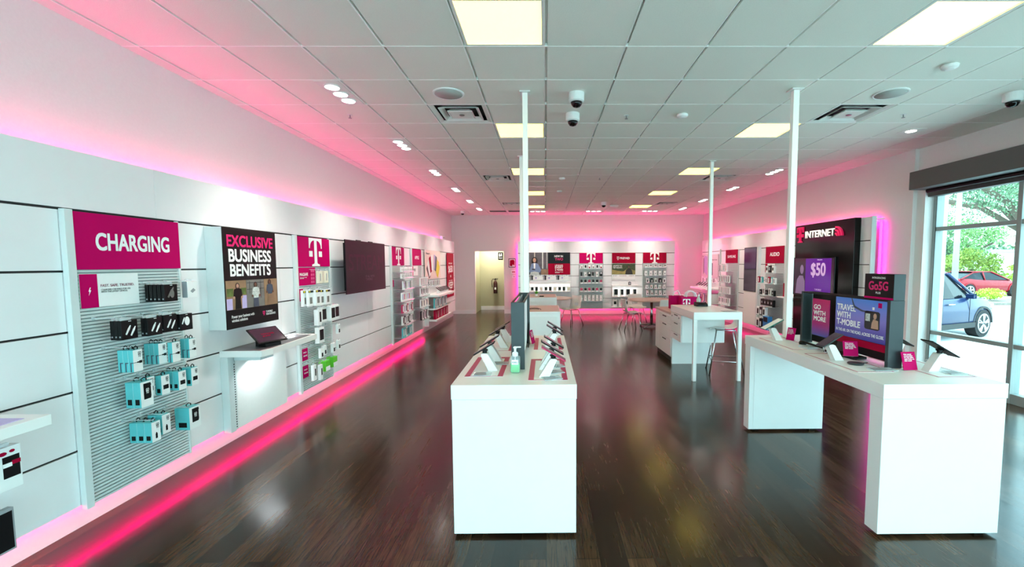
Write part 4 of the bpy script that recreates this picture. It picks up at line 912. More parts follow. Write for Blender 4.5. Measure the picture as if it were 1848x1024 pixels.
# right logo rack
Q2 = brack('wide rack of boxed goods below the right logo sign of the back wall', 3.23, .80)
bsign('crimson logo sign on the back wall right of the PREPAID sign', 3.245, m=RED, logo=True)
RN = 'rack right of the prepaid sign'; GG = 'boxes on the rack right of the prepaid sign'
c5x = [3.32 + .155 * k for k in range(5)]
goods(BW, RB, c5x, 1.56, [K(.085, .09, .03, CARD, PGREY, (-.4, .4), (.5, .9))], RN, 'top', 'small box', GG, .12, rail=Q2)
goods(BW, RB, c5x, 1.29, [K(.085, .16, .03, CARD, GREY, (-.2, .2), (.3, .6))], RN, 'second', 'box', GG, .12, rail=Q2)
goods(BW, RB, [3.37 + .14 * k for k in range(5)], 1.05, [K(.085, .16, .03, CARD, BLACK, (-.2, .2), (.2, .7)), K(.085, .16, .03, BLACK, CARD, (-.1, .2), (.2, .7))], RN, 'third', 'box', GG, .12, rail=Q2)
goods(BW, RB, [3.36 + .14 * k for k in range(5)], .86, [K(.085, .13, .03, CARD, BLACK, (-.15, .15), (.25, .55))], RN, 'fourth', 'box', GG, .12, rail=Q2)
goods(BW, RB, [3.38 + .14 * k for k in range(5)], .64, [K(.085, .17, .03, CARD, BLACK, (-.15, .15), (.25, .5))], RN, 'fifth', 'box', GG, .12, rail=Q2)
goods(BW, RB, c5x, .45, [K(.1, .12, .03, CARD, BLACK, (-.4, .4), (.6, .95))], RN, 'bottom', 'flat box', GG, .12, rail=Q2)
# items round the corridor opening
t = thing('framed_notice', 'framed red printed notice on the pink lit wall beside the corridor', 'framed notice', (-1.24, WB - .001, 1.58), 0)
b = MB(); b.box(0, .24, -.02, 0, 0, .30, .002); b.build('frame', DTXT, t); b = MB(); b.box(.02, .22, -.022, -.02, .02, .28); b.build('sheet', CARD, t)
flat('printed_map', [[(.04, .05), (.12, .04), (.14, .10), (.20, .06), (.205, .2), (.18, .26), (.1, .25), (.05, .24)]], -.0222, RED, t)
t = thing('wall_card', 'small red and white card under the framed notice', 'notice', (-1.16, WB - .001, 1.37), 0); b = MB(); b.box(0, .17, -.008, 0, 0, .13); b.build('card', CARD, t); flat('red_print', [rect(.03, .14, .04, .07)], -.0082, RED, t)
t = thing('thermostat', 'small white thermostat box under the framed notice', 'thermostat', (-1.12, WB - .001, 1.22), 0); b = MB(); b.box(0, .13, -.025, 0, 0, .085, .004); b.build('body', CARD, t); b = MB(); b.box(.04, .09, -.026, -.025, .03, .055); b.build('display', GREY, t)
t = thing('restroom_sign', 'small black restroom sign on the corridor wall', 'sign', (-1.73, WB + 1.298, 1.85), 0); b = MB(); b.box(0, .18, -.01, 0, 0, .28, .002); b.build('plate', BLACK, t)
flat('pictogram', [ell(.055, .22, .014, .016), [(.035, .19), (.075, .19), (.07, .12), (.04, .12)]], -.0102, WTXT, t); flat('pictogram', [ell(.12, .22, .014, .016), [(.11, .2), (.13, .2), (.145, .13), (.095, .13)]], -.0102, WTXT, t)
lettering('RESTROOM', .03, .15, .05, .075, -.0115, WTXT, t)
t = thing('fire_extinguisher', 'dark red fire extinguisher hanging on the corridor wall', 'fire extinguisher', (-1.83, WB + 1.20, .62), 0)
b = MB(); b.lathe([(0, 0), (.07, 0), (.075, .02), (.075, .36), (.06, .42), (.03, .45), (.03, .48), (0, .48)], 20); b.build('cylinder_body', mat('extinguisher_red', (60, 14, 16), .3, noise=.03), t, smooth=True)
b = MB(); b.box(-.03, .09, -.012, .012, .50, .52, .003); b.box(-.02, .1, -.012, .012, .535, .55, .003); b.cyl((0, 0, .47), (0, 0, .54), .02); b.build('valve_handle', BLACK, t)
b = MB(); b.tube([(-.02, 0, .51), (-.09, 0, .53), (-.13, 0, .46), (-.13, 0, .34), (-.12, 0, .22)], .012, 8); b.build('hose', BLACK, t, smooth=True)
b = MB(); b.box(-.04, .04, .076, .099, .2, .4, .002); b.build('wall_bracket', STEEL, t); flat('label', [rect(-.03, .03, .14, .22)], -.074, CARD, t, .003)
t = thing('emergency_light', 'small white fixture on top of the left panelling end', 'light fitting', (-3.1, 13.4, 2.42)); b = MB(); b.box(-.04, .04, -.08, .08, 0, .12, .01); b.build('housing', CARD, t); b = MB(); b.lathe([(0, 0), (.03, 0), (.035, .02), (0, .02)], 14, (.06, 0, .06)); b.build('lamp_head', GREY, t)

# ================================================================== right wall  (local x = 14.45 - Y for the panelling; RW takes Y)
def RP(y0): return y0   # readability
Q3 = rack('slatwall rack below the sign reading SAMSUNG on the right wall', RW(12.50, 0, .002), RR, .84, posts=(False, True))
b = MB(); b.box(0, .05, -.035, -.001, .17, 2.1, .002); tag(b.build('rack_post', SLATP, loc=RW(12.93, 0, .0), rotz=RR), 'tall white upright post left of the SAMSUNG rack', 'post')
sign('crimson wall sign reading SAMSUNG on the right wall', RW(12.48, 1.70, .024), RR, .78, .36, m=RED, text='SAMSUNG', tb=(.14, .66, .14, .21), bold=.03)
def rgoods(ys, z, keys, rn, row, what, grp, fr=.17, rail=None, depth=.06): goods(lambda y, zz, f: RW(y, zz, f), RR, ys, z, keys, rn, row, what, grp, fr, rail, depth)
RN = 'SAMSUNG rack'; GH = 'slim boxes on the SAMSUNG rack'
rgoods([12.40 - .13 * k for k in range(4)], 1.47, [K(.09, .19, .03, CARD, BLACK, (-.45, .0), (.1, .9)), K(.09, .19, .03, CARD, RED, (-.45, -.1), (.1, .9))], RN, 'top', 'slim box', GH, rail=Q3)
rgoods([12.42 - .12 * k for k in range(6)], 1.17, [K(.09, .19, .03, CARD, BLACK, (-.45, .0), (.1, .9))], RN, 'second', 'slim box', GH, rail=Q3)
rgoods([12.42 - .105 * k for k in range(7)], .86, [K(.085, .19, .03, CARD, BLACK, (-.45, -.1), (.1, .9)), K(.085, .19, .03, CARD, GREY, (-.45, .1), (.1, .9))], RN, 'third', 'slim box', GH, rail=Q3)
rgoods([12.42 - .12 * k for k in range(6)], .55, [K(.1, .20, .03, CARD, BLACK, (-.3, .2), (.35, .9)), K(.1, .2, .03, CARD, GREY, (-.3, .2), (.35, .9))], RN, 'bottom', 'slim box', GH, rail=Q3)
# phone poster and shelf at the far right corner
t = thing('phone_poster', 'tall pale wall poster of a lilac folding phone near the far right corner', 'poster', RW(14.35, 1.28, .02), RR)
b = MB(); b.box(0, 1.36, -.012, 0, 0, .68, .001); b.build('panel', mat('grey_poster', (200, 196, 198), .4, noise=.02), t)
flat('printed_phone', [[(.20, .14), (.48, .02), (.48, .62), (.26, .66), (.20, .60)]], -.0122, LILAC, t); flat('printed_phone', [[(.14, .06), (.20, .12), (.20, .60), (.14, .56)]], -.0122, PNAVY, t); flat('printed_stylus', [rect(.86, .93, .05, .42)], -.0122, DTXT, t)
lettering('Galaxy', .03, .16, .62, .65, -.0135, DTXT, t); lettering('Now it is on', .85, 1.25, .50, .54, -.0135, DTXT, t)
t = thing('demo_shelf', 'white demo shelf of phones near the far right corner', 'shelf', RW(14.35, .90, .001), RR)
b = MB(); b.box(0, 1.4, -.40, -.001, 0, .05, .003); b.build('shelf_board', WHITE, t); R9 = t
t = thing('product_ledge', 'white ledge of upright boxes under the far right demo phones', 'ledge', RW(14.30, .48, .001), RR)
b = MB(); b.box(0, 1.3, -.28, -.001, 0, .03, .002); b.build('ledge_board', WHITE, t); b = MB(); b.box(1.27, 1.3, -.28, -.001, .031, .3); b.build('side_cheek', WHITE, t)
rgoods([14.18 - .125 * k for k in range(10)], .512, [K(.1, .25, .04, CARD, BLACK, (-.4, .0), (.1, .9)), K(.1, .25, .04, CREAM, BLACK, (-.4, .0), (.1, .9)), K(.1, .25, .04, TEAL, CARD, (-.4, .3), (.1, .9))], 'far right corner ledge', 'only', 'upright box', 'upright boxes in the far right corner', .2)
rgoods([14.2 - .15 * k for k in range(8)], 1.10, [K(.09, .14, .012, CARD, BLACK, (-.3, .4), (.1, .9)), K(.09, .14, .012, CARD, RED, (-.3, .0), (.3, .6))], 'far right demo shelf', 'upper', 'phone card', 'phone cards above the far right demo shelf', .03, rail=R9, depth=.02)
# tall black screen and white box below
t = thing('tall_screen', 'tall narrow black screen between the SAMSUNG and AUDIO signs', 'screen', RW(11.22, 1.0, .001), RR)
b = MB(); b.box(0, .66, -.07, 0, 0, 1.08, .003); b.build('screen_casing', BLACKG, t); b = MB(); b.box(.02, .64, -.072, -.07, .02, .53); b.build('lower_screen', SCR_DARK, t); b = MB(); b.box(.02, .64, -.072, -.07, .55, 1.06); b.build('upper_screen', mat('screen_plum', (30, 12, 34), .12, emit=.15, ecol=(70, 20, 80)), t)
t = thing('wall_cabinet', 'plain white cabinet box below the tall black screen', 'cabinet', RW(11.22, .18, .001), RR)
b = MB(); b.box(0, .66, -.06, 0, 0, .815, .003); b.build('front_panel', WHITE2, t); b = MB(); b.box(.665, .74, -.07, 0, 0, 1.9, .002); b.build('right_post', SLATP, t)
# audio rack
Q4 = rack('slatwall rack below the sign reading AUDIO on the right wall', RW(10.23, 0, .002), RR, .84, posts=(False, True))
sign('red wall sign reading AUDIO on the right wall', RW(10.21, 1.69, .024), RR, .79, .375, m=RED, text='AUDIO', tb=(.2, .60, .16, .24), bold=.03)
r = sign('white strip sign with red end under the AUDIO sign', RW(10.21, 1.46, .024), RR, .42, .22, m=CARD); flat('red_panel', [rect(0, .10, 0, .22)], -.006, RED, r); lettering('TRUE WIRELESS\nSOUND FOR YOU', .14, .36, .10, .14, -.007, DTXT, r)
RN = 'AUDIO rack'; GI = 'audio goods on the AUDIO rack'
rgoods([9.76, 9.62, 9.50], 1.47, [K(.09, .16, .05, CARD, BLACK, (-.3, .3), (.4, .8)), K(.1, .17, .06, BLACK, GREY, (-.3, .3), (.4, .8))], RN, 'top', 'earphone box', GI, rail=Q4)
rgoods([10.15, 10.02, 9.80, 9.68, 9.56, 9.46], 1.24, [K(.08, .15, .04, RED, CARD), K(.08, .14, .04, TEAL, CARD), K(.09, .13, .04, CARD, GREY)], RN, 'second', 'earphone box', GI, rail=Q4)
rgoods([10.02, 9.88, 9.76, 9.62, 9.48], .98, [K(.09, .12, .05, BLACK, GREY, (-.2, .2), (.4, .7)), K(.1, .16, .05, CARD, PGREY)], RN, 'third', 'earphone box', GI, rail=Q4)
rgoods([9.92, 9.78, 9.64, 9.50], .74, [K(.12, .15, .06, BLACK, GREY, (-.2, .2), (.4, .7))], RN, 'fourth', 'speaker box', GI, rail=Q4)
rgoods([10.10, 9.96, 9.82], .50, [K(.12, .2, .06, CARD, BLACK, (-.3, .3), (.2, .8)), K(.12, .2, .06, BLACK, CARD, (-.25, .25), (.2, .7))], RN, 'fifth', 'headphone box', GI, rail=Q4)
rgoods([10.10, 9.96, 9.66], .22, [K(.12, .22, .06, CARD, BLACK, (-.3, .3), (.2, .8)), K(.12, .22, .06, BLACK, CARD, (-.25, .25), (.2, .7)), K(.22, .3, .1, BLUE, BLACK, (-.4, .4), (.6, .95))], RN, 'bottom', 'headphone box', GI, rail=Q4)
b = MB(); b.box(0, .05, -.06, 0, .17, 2.05, .002); tag(b.build('rack_post', SLATP, loc=RW(9.34, 0, .001), rotz=RR), 'white upright post right of the AUDIO rack', 'post')
# internet feature wall
t = thing('feature_wall', 'large black box reading INTERNET with a television on the right wall', 'feature wall', RW(8.88, .19, .001), RR)
b = MB(); b.box(0, 1.70, -.10, 0, 0, 2.235, .004); b.build('black_casing', BLACKG, t)
PNK = mat('lit_pink_sign', (200, 20, 80), .4, emit=.12, ecol=(230, 20, 90)); WLT = mat('lit_white_sign', (250, 245, 235), .4, emit=.12)
o = tlogo(.09, .29, 1.90, 2.20, -.10, PNK, t, d=.03)
lettering('INTERNET', .345, 1.21, 1.975, 2.105, -.102, WLT, t, bold=.02, depth=.012)
for k, rr in enumerate((.05, .11, .17)):
    a = ell(1.25, 1.965, rr + .018, (rr + .018) * .9, 10, 0, PI / 2); c = ell(1.25, 1.965, max(.001, rr - .018), max(.001, (rr - .018) * .9), 10, 0, PI / 2)[::-1]
    flat('signal_arc', [a + c], -.10, PNK, t, .03)
t = thing('television', 'wall television showing a purple fifty dollar offer', 'television', RW(8.86, 1.07, .103), RR)
b = MB(); b.box(0, 1.27, -.03, 0, 0, .73, .004); b.build('bezel', BLACKG, t)
b = MB(); b.box(.02, 1.25, -.032, -.03, .02, .71); sc = b.build('screen_glass', SCR_DARK, t)
flat('purple_offer', [rect(.42, 1.18, .03, .705)], -.032, SCR_PURPLE, t)
GLW = mat('screen_text', (190, 160, 200), .3, emit=.12)
lettering('$50', .60, 1.02, .36, .62, -.034, GLW, t, bold=.028); lettering('FROM', .78, .92, .67, .69, -.034, GLW, t); lettering('T-MOBILE', .72, .92, .12, .15, -.034, GLW, t)
pg = mat('screen_figure', (110, 90, 120), .3, emit=.2); flat('shown_head', [ell(.3, .5, .06, .09)], -.033, pg, t); flat('shown_body', [[(.10, .03), (.14, .3), (.22, .38), (.34, .38), (.40, .28), (.41, .03)]], -.033, pg, t)
t = thing('wall_ledge', 'small white ledge with a red card beside the AUDIO rack', 'ledge', RW(9.15, .98, .001), RR)
b = MB(); b.box(0, .28, -.3, 0, 0, .025, .002); b.build('ledge_board', WHITE, t); b = MB(); b.box(.05, .13, -.2, -.18, .026, .30); b.build('red_card', RED, t)

# ================================================================== display tables
def display_table(lab, x0, y0, wd, ln, closed=False):
    t = thing('display_table', lab, 'table', (x0, y0, 0))
    b = MB(); b.box(0, wd, 0, ln, .875, TT - .0005, .002); b.build('table_top', WHITE, t)
    for k, ya in enumerate((.004, ln - .115)):
        b = MB(); b.box(.004, wd - .004, ya, ya + .11, .022, .8735, .002); lg = b.build('leg', WHITE, t)
        if k == 1: b = MB(); b.box(.05, wd - .05, ya - .003, ya - .0005, .026, .868, .001); b.build('inset_panel', WHITE, lg)
        b = MB(); b.box(.06, .12, ya + .03, ya + .08, 0, .0215); b.build('foot', BLACK, lg); b = MB(); b.box(wd - .12, wd - .06, ya + .03, ya + .08, 0, .0215); b.build('foot', BLACK, lg)
    return t
display_table('long white display table in the centre with a green sanitiser bottle', -.577, 2.65, .767, 1.86)
display_table('long white display table on the right carrying the travel display', 2.04, 2.605, .76, 1.86)

def mat_sheet(lab, x, y, wd, ln, bw=.035, top=False, line=False):
    t = thing('counter_mat', lab, 'counter mat', (x, y, TT))
    b = MB(); b.box(0, wd, 0, ln, 0, .0015); b.build('white_sheet', CARD, t)
    b = MB(); z0, z1 = .0016, .0022
    w1 = .009 if line else bw
    if not line: b.box(0, w1, 0, ln, z0, z1); b.box(wd - w1, wd, 0, ln, z0, z1); b.box(w1, wd - w1, 0, .008, z0, z1)
    else: b.box(0, w1, 0, ln, z0, z1); b.box(w1, wd - w1, 0, w1, z0, z1); b.box(wd - w1, wd, 0, ln, z0, z1); b.box(w1, wd - w1, ln - w1, ln, z0, z1)
    if top: b.box(w1, wd - w1, ln - .05, ln, z0, z1)
    b.build('magenta_border', MAGF, t)
    return t
mat_sheet('magenta bordered counter mat at front left of the central table', -.53, 2.85, .25, .60, top=True)
mat_sheet('magenta bordered counter mat at front right of the central table', -.11, 2.75, .25, .62, top=True)
mat_sheet('magenta bordered counter mat at back left of the central table', -.53, 3.70, .25, .60)
mat_sheet('magenta bordered counter mat at back right of the central table', -.10, 3.74, .25, .60)
mat_sheet('thin lined counter mat at the far left end of the travel table', 2.09, 3.68, .24, .60, line=True)
mat_sheet('thin lined counter mat in front of the black charging puck', 2.09, 2.90, .25, .62, line=True)
mat_sheet('thin lined counter mat at the window side near end of the travel table', 2.51, 2.76, .25, .62, line=True)
mat_sheet('thin lined counter mat at the window side far end of the travel table', 2.51, 3.66, .25, .62, line=True)

def info_card(lab, x, y, rz, wd=.12, ln=.09):
    t = thing('info_card', lab, 'info card', (x, y, TT + .0024), rz)
    b = MB(); b.box(-wd / 2, wd / 2, -ln / 2, ln / 2, 0, .006, .001); b.build('acrylic_block', PLASTIC, t)
    b = MB(); b.box(-wd * .42, wd * .2, -ln * .38, ln * .38, .0062, .0068); b.build('printed_sheet', GREY, t)
    return t
def phone_stand(lab, x, y, side, rz=0.0, pw=.078, pl=.165, body=BLACK, case=None, white=True, cat='phone display', z=TT + .0024, tilt=31, tab=False, hgt=.12, lean=.06, white_screen=False):
    """side=-1: the phone faces left (-x) shoppers; +1: faces right"""
    t = thing('phone_stand', lab, cat, (x, y, z), rz)
    sg = side
    col = WHITE2 if white else BLACK
    b = MB()
    hw = .030
    # slanted wedge column rising toward the shopper
    P = [(-.033, 0), (.033, 0), (sg * lean + .024, hgt - .006), (sg * lean + .012, hgt), (sg * lean - .014, hgt), (sg * lean - .024, hgt - .008)]
    b.prism([(px_, pz_) for px_, pz_ in P], -hw, hw)
    b.build('column', col, t)
    b = MB(); b.lathe([(0, hgt - .004), (.016, hgt - .004), (.016, hgt + .014), (.022, hgt + .016), (.022, hgt + .024), (0, hgt + .024)], 16, (sg * lean, 0, 0)); b.build('sensor_head', BLACK, t)
    a = math.radians(tilt) * (-sg)      # high edge away from the shopper
    mt = Matrix.Translation((sg * lean, 0, hgt + .028)) @ Matrix.Rotation(-a, 4, 'Y')
    b = MB(); b.box(-pl / 2, pl / 2, -pw / 2, pw / 2, 0, .009, .003).xf(mt); ph = b.build('phone_body', case or body, t)
    b = MB(); b.box(-pl / 2 + .004, pl / 2 - .004, -pw / 2 + .004, pw / 2 - .004, .009, .0096).xf(mt); b.build('phone_screen', CARD if white_screen else SCR_DARK, ph)  # white card in place of the dark display where asked for
    b = MB(); b.tube([(sg * lean, hw * .5, hgt), (sg * (lean + .03), hw, hgt - .03), (sg * (lean + .015), hw, hgt - .07), (0, hw + .005, hgt - .05), (0, hw + .002, .01)], .0022, 6); b.build('cable', CARD, t, smooth=True)
    return t
phone_stand('nearest phone on a white stand at front left of the central table', -.36, 3.03, -1)
phone_stand('second phone on a white stand at left of the central table', -.36, 3.32, -1)
phone_stand('third phone on a white stand at left of the central table', -.36, 3.86, -1)
phone_stand('farthest phone on a white stand at left of the central table', -.34, 4.14, -1)
PKC = mat('pink_phone', (190, 40, 90), .25, .3, noise=.03)
phone_stand('pink phone on the nearest white stand at front right of the central table', -.01, 2.84, 1, case=PKC, pl=.18)
phone_stand('phone on the second white stand behind the pink phone', -.015, 3.05, 1, pl=.18)
phone_stand('phone on the third white stand at right of the central table', 0.0, 3.27, 1, pl=.17)
phone_stand('phone on the fourth white stand at right of the central table', .02, 3.88, 1)
phone_stand('farthest phone on a white stand at right of the central table', .03, 4.10, 1)
info_card('small clear price block at front left of the central table', -.42, 2.90, 0)
info_card('clear price block below the pink phone, nearest on the table', .04, 2.79, .3)
info_card('clear price block behind the pink phone stand', .06, 2.95, .3)
info_card('third clear price block along the right side of the central table', .07, 3.12, .3)
info_card('clear price block beside the second left phone stand', -.33, 3.22, 0)
def folded_card(lab, x, y, rz, wd=.085, ht=.125, rows=True, z=TT, lean=.25):
    t = thing('price_card', lab, 'price card', (x, y, z + .0005), rz)
    m = Matrix.Rotation(-lean, 4, 'X')
    b = MB(); b.box(-wd / 2, wd / 2, -.004, 0, .001, ht).xf(m); b.build('card', MAG, t)
    o = lettering('Get every\nconnection\non one plan,\nonly from us,\nthis week', -wd * .38, wd * .36, ht * .48, ht * .9, -.0075, WTXT, t, bold=.02); o.data.transform(m)
    b = MB(); b.prism_x([(-.004, .0), (.02, .0), (.022, .003), (.002, .003)], -wd / 2, wd / 2); b.build('base', PLASTIC, t)
    return t
folded_card('upright magenta card behind the dark divider on the central table', -.11, 4.05, PI / 2 - .3)
# divider displays
def divider(lab, x0, y0, wd, ln, z1, posters=True):
    t = thing('counter_display', lab, 'counter display', (x0, y0, TT))
    H = z1 - TT
    b = MB(); b.box(0, wd, 0, .03, 0, H, .002); b.build('end_panel', CHAR, t)
    b = MB(); b.box(0, wd, ln - .03, ln, 0, H, .002); b.build('end_panel', CHAR, t)
    b = MB(); b.box(0, .012, .031, ln - .031, H - .012, H, .001); b.box(wd - .012, wd, .031, ln - .031, H - .012, H, .001); b.build('top_rail', BLACK, t)
    return t
t = divider('dark framed divider display standing on the central table', -.237, 3.04, .092, 1.05, 1.435)
b = MB(); b.box(.02, .03, .04, 1.01, .03, .455); b.build('poster_insert', GREY, t); b = MB(); b.box(.062, .070, .04, 1.0, .03, .44); b.build('poster_insert', CARD, t)
b = MB(); b.prism_x([(.80, .001), (1.02, .001), (1.02, .2)], .086, .091); b.build('gusset', BLACK, t)
t = divider('dark framed divider display with the travel poster', 2.37, 3.005, .10, 1.06, 1.437)
SKY = gradient_mat('travel_poster_sky', [(0, (50, 40, 130)), (.5, (120, 110, 185)), (1, (70, 120, 200))], 'Z', .155, .46, emit=.05)  # printed poster, no lamp: faint glow added to lift it in the dim room
b = MB(); b.box(.004, .012, .035, .575, .155, .46); ps = b.build('travel_poster', SKY, t)
fr = thing('tmp', 'x', 'x')
def on_left(o, x, yy, zz):      # puts flat artwork made in the local x,z plane onto a face that looks toward -x
    o.data.transform(Matrix.Translation((x, yy, zz)) @ Matrix.Rotation(-PI / 2, 4, 'Z')); return o
bpy.data.objects.remove(fr)
# artwork frame: local x runs toward the viewer's right (= -y), origin at the far bottom corner of the poster
def art(o): return on_left(o, .0035, .575, .155)
art(lettering('TRAVEL\nWITH\nT-MOBILE', .02, .285, .085, .25, 0, WTXT, ps, bold=.03)); art(lettering('IN THE AIR. ON THE ROAD. ACROSS THE GLOBE.', .015, .525, .035, .058, 0, WTXT, ps, bold=.015))
art(flat('printed_wing', [[(.18, .305), (.19, .305), (.22, .25), (.30, .225), (.42, .218), (.30, .212), (.21, .235)]], 0, PNAVY, ps, .0008))
art(flat('printed_phone', [[(.33, .10), (.345, .09), (.465, .09), (.48, .10), (.48, .215), (.465, .225), (.345, .225), (.33, .215)]], 0, DTXT, ps, .0008))
art(flat('printed_windows', [rect(.34, .385, .15, .205)], -.001, PSHIRT, ps, .0006)); art(flat('printed_face', [ell(.435, .19, .016, .022), [(.40, .10), (.47, .10), (.465, .16), (.42, .17), (.405, .14)]], -.001, SKIN1, ps, .0006))
art(flat('printed_badge', [rect(.46, .495, .255, .29)], 0, MAG, ps, .0008)); art(flat('printed_badge', [rect(.405, .425, .235, .255)], 0, WTXT, ps, .0008))
b = MB(); b.box(.004, .012, .035, .575, .10, .152); b.build('crimson_band', RED, t)
PG = gradient_mat('go_poster_gradient', [(0, (70, 50, 160)), (.35, (170, 20, 110)), (1, (200, 0, 100))], 'Z', .10, .42)
b = MB(); b.box(.002, .006, .65, .885, .10, .42); pp = b.build('go_poster', PG, t)
o = lettering('GO\nWITH\nMORE', .02, .19, .13, .27, 0, WTXT, pp, bold=.028); on_left(o, .0015, .885, .10)
b = MB(); b.box(.086, .092, .04, 1.02, .02, .455); b.build('back_insert', BLACK, t)
t = thing('topper_sign', 'black topper box reading Introducing Go5G Plus on the travel display', 'sign', (2.37, 2.985, 1.4385))
b = MB(); b.box(0, .08, 0, .275, 0, .18, .002); tb = b.build('box', BLACK, t); b = MB(); b.box(.001, .079, -.002, -.0005, .001, .179); b.build('side_face', CHAR, t)
for s, xa, xb, za, zb, mm in (('INTRODUCING', .075, .20, .145, .158, WTXT), ('Go5G', .045, .225, .065, .125, MP), ('PLUS', .115, .16, .038, .052, WTXT)): on_left(lettering(s, xa, xb, za, zb, 0, mm, tb, bold=.03), -.001, .275, 0)
on_left(flat('magenta_line', [rect(.0, .275, .002, .016)], 0, MAG, tb, .0008), -.0004, .275, 0)
# things on the travel table
phone_stand('phone in a teal case on a white stand at the travel table end', 2.21, 4.15, -1, case=mat('teal_case', (0, 120, 110), .4), pl=.20, pw=.1, tilt=28, white_screen=True)
phone_stand('grey phone on a white stand beside the black charging puck', 2.20, 3.28, -1, case=CHAR, pl=.17, pw=.1, tilt=33)
t = phone_stand('big black phone on a white stand nearest the window', 2.60, 2.93, 1, case=BLACK, pl=.22, pw=.10, tilt=30)
phone_stand('black phone on a white stand half hidden behind the near panel', 2.62, 3.30, 1, case=BLACK, pl=.2, tilt=30)
phone_stand('phone on a white stand glimpsed below the travel poster', 2.60, 3.95, 1)
phone_stand('phone on a white stand behind the GO WITH MORE poster', 2.58, 4.25, 1)
t = thing('security_arm', 'black handset lying on a clear holder beside the teal phone', 'handset', (2.25, 3.74, TT + .0024), .15)
b = MB(); b.box(-.05, .05, -.06, .05, 0, .018, .003); b.build('holder', PLASTIC, t)
b = MB(); b.cyl((-.0, .05, .045), (.02, -.14, .03), .009); b.lathe([(0, .02), (.028, .022), (.03, .04), (.022, .052), (0, .055)], 16, (-.0, .06, 0)); b.build('arm', BLACK, t)
t = thing('charging_puck', 'flat round black charging puck on the travel table mat', 'charger', (2.235, 3.13, TT + .0024))
b = MB(); b.lathe([(0, 0), (.048, 0), (.052, .005), (.05, .010), (.045, .013), (0, .013)], 32); b.build('puck', CHAR, t, smooth=False)
b = MB(); b.tube([(.05, 0, .006), (.08, .02, .004), (.11, .03, .004)], .003, 6); b.build('cable', BLACK, t)
t = thing('laptop_dock', 'open black laptop between the puck and the travel poster', 'laptop', (2.355, 3.44, TT + .003), PI / 2 + .12)
b = MB(); b.box(-.17, .14, -.05, .06, 0, .02, .003); b.build('base', BLACK, t)
m = Matrix.Translation((0, -.03, .022)) @ Matrix.Rotation(math.radians(18), 4, 'X')
t['label'] = 'black demo base with a striped upright sheet between the puck and poster'
b = MB(); b.box(.02, .12, -.004, 0, 0, .11).xf(m); b.build('lid', DTXT, t)
folded_card('magenta price card standing on the black base left of the dark panel', 2.318, 3.30, -.25, wd=.10, ht=.115, z=TT + .0235)
folded_card('magenta price card standing against the dark near panel', 2.485, 2.95, .12, wd=.105, ht=.125)
folded_card('narrow magenta price card beside the far dark panel', 2.32, 4.14, -1.1, wd=.08, ht=.12)
info_card('clear block with pink print lying near the front of the travel table', 2.30, 2.96, 0, .16, .09); info_card('clear price block beside the big black phone', 2.70, 2.86, 0)
# sanitiser bottle
t = thing('sanitiser_bottle', 'clear pump bottle of green hand sanitiser on the central table', 'bottle', (-.205, 2.955, TT + .0005), 0)
GEL = mat('green_gel', (70, 215, 110), .12, emit=.0, alpha=.85)
b = MB(); b.box(-.034, .034, -.024, .024, 0, .115, .012); b.build('bottle_body', mat('clear_bottle', (215, 232, 235), .08, alpha=.28), t, smooth=True)
b = MB(); b.box(-.031, .031, -.021, .021, .003, .068, .010); b.build('gel', GEL, t, smooth=True)
b = MB(); b.lathe([(0, .113), (.02, .113), (.02, .135), (.016, .14), (.008, .142), (.008, .165), (.013, .167), (.013, .175), (0, .176)], 18); b.box(-.008, .04, -.007, .007, .170, .179, .003); b.build('pump_head', CARD, t, smooth=True)
b = MB(); b.cyl((0, 0, .02), (0, 0, .113), .003); b.build('dip_tube', CARD, t)
flat('label', [rect(-.022, .022, .06, .092)], -.0245, CARD, t, .0006); lettering('PURELL', -.018, .018, .07, .08, -.0255, PNAVY, t, bold=.02)

# ================================================================== counters behind the central table
def counter(lab, x0, y0, wd, ln):
    t = thing('service_counter', lab, 'counter', (x0, y0, 0))
    b = MB(); b.box(0, wd, 0, ln, .935, TT, .003); b.build('counter_top', WHITE, t)
    b = MB(); b.box(.004, wd - .004, .004, ln - .004, .03, .934, .002); cb = b.build('cabinet_body', WHITE, t)
    b = MB(); b.box(.05, wd - .05, -.002, .0035, .06, .885, .001); b.build('front_panel', WHITE2, cb)
    b = MB(); b.box(.03, wd - .03, -.0005 + .03, ln - .03, 0, .03); b.build('plinth', DARK, t)
    b = MB(); b.box(.015, wd - .015, .015, ln - .015, TT, TT + .002); b.build('top_laminate', BEIGE, t)
    return t
counter('white service counter with beige top right behind the central table', -.53, 6.74, .765, 1.05)
counter('farther white service counter with beige top behind the first counter', -.50, 9.62, .755, 1.05)
t = thing('cable_loop', 'black loop of cable on the first service counter', 'cable', (-.16, 7.0, TT + .0025)); b = MB(); b.tube([(-.1 + .0 * k, 0, .004) if False else (.11 * math.cos(a) - .02, .07 * math.sin(a), .004 + .02 * abs(math.sin(a))) for a in [k * .5 for k in range(12)]], .005, 6); b.build('cord', BLACK, t, smooth=True)
t = thing('potted_plant', 'small bright green plant on the farther service counter', 'plant', (-.20, 10.0, TT + .0025)); b = MB(); b.lathe([(0, 0), (.03, 0), (.04, .05), (0, .05)], 14); b.build('pot', CARD, t)
b = MB()
for k in range(26):
    a = random.random() * 6.28; e = random.uniform(.3, 1.3); L = random.uniform(.05, .1); dx, dy, dz = math.cos(a) * math.cos(e) * L, math.sin(a) * math.cos(e) * L, math.sin(e) * L
    v = [b.bm.verts.new(p) for p in ((0, 0, .05), (dx * .5 - dy * .25, dy * .5 + dx * .25, .05 + dz * .6), (dx, dy, .05 + dz), (dx * .5 + dy * .25, dy * .5 - dx * .25, .05 + dz * .6))]; b.bm.faces.new(v)
b.build('leaf_rosette', GREEN, t)
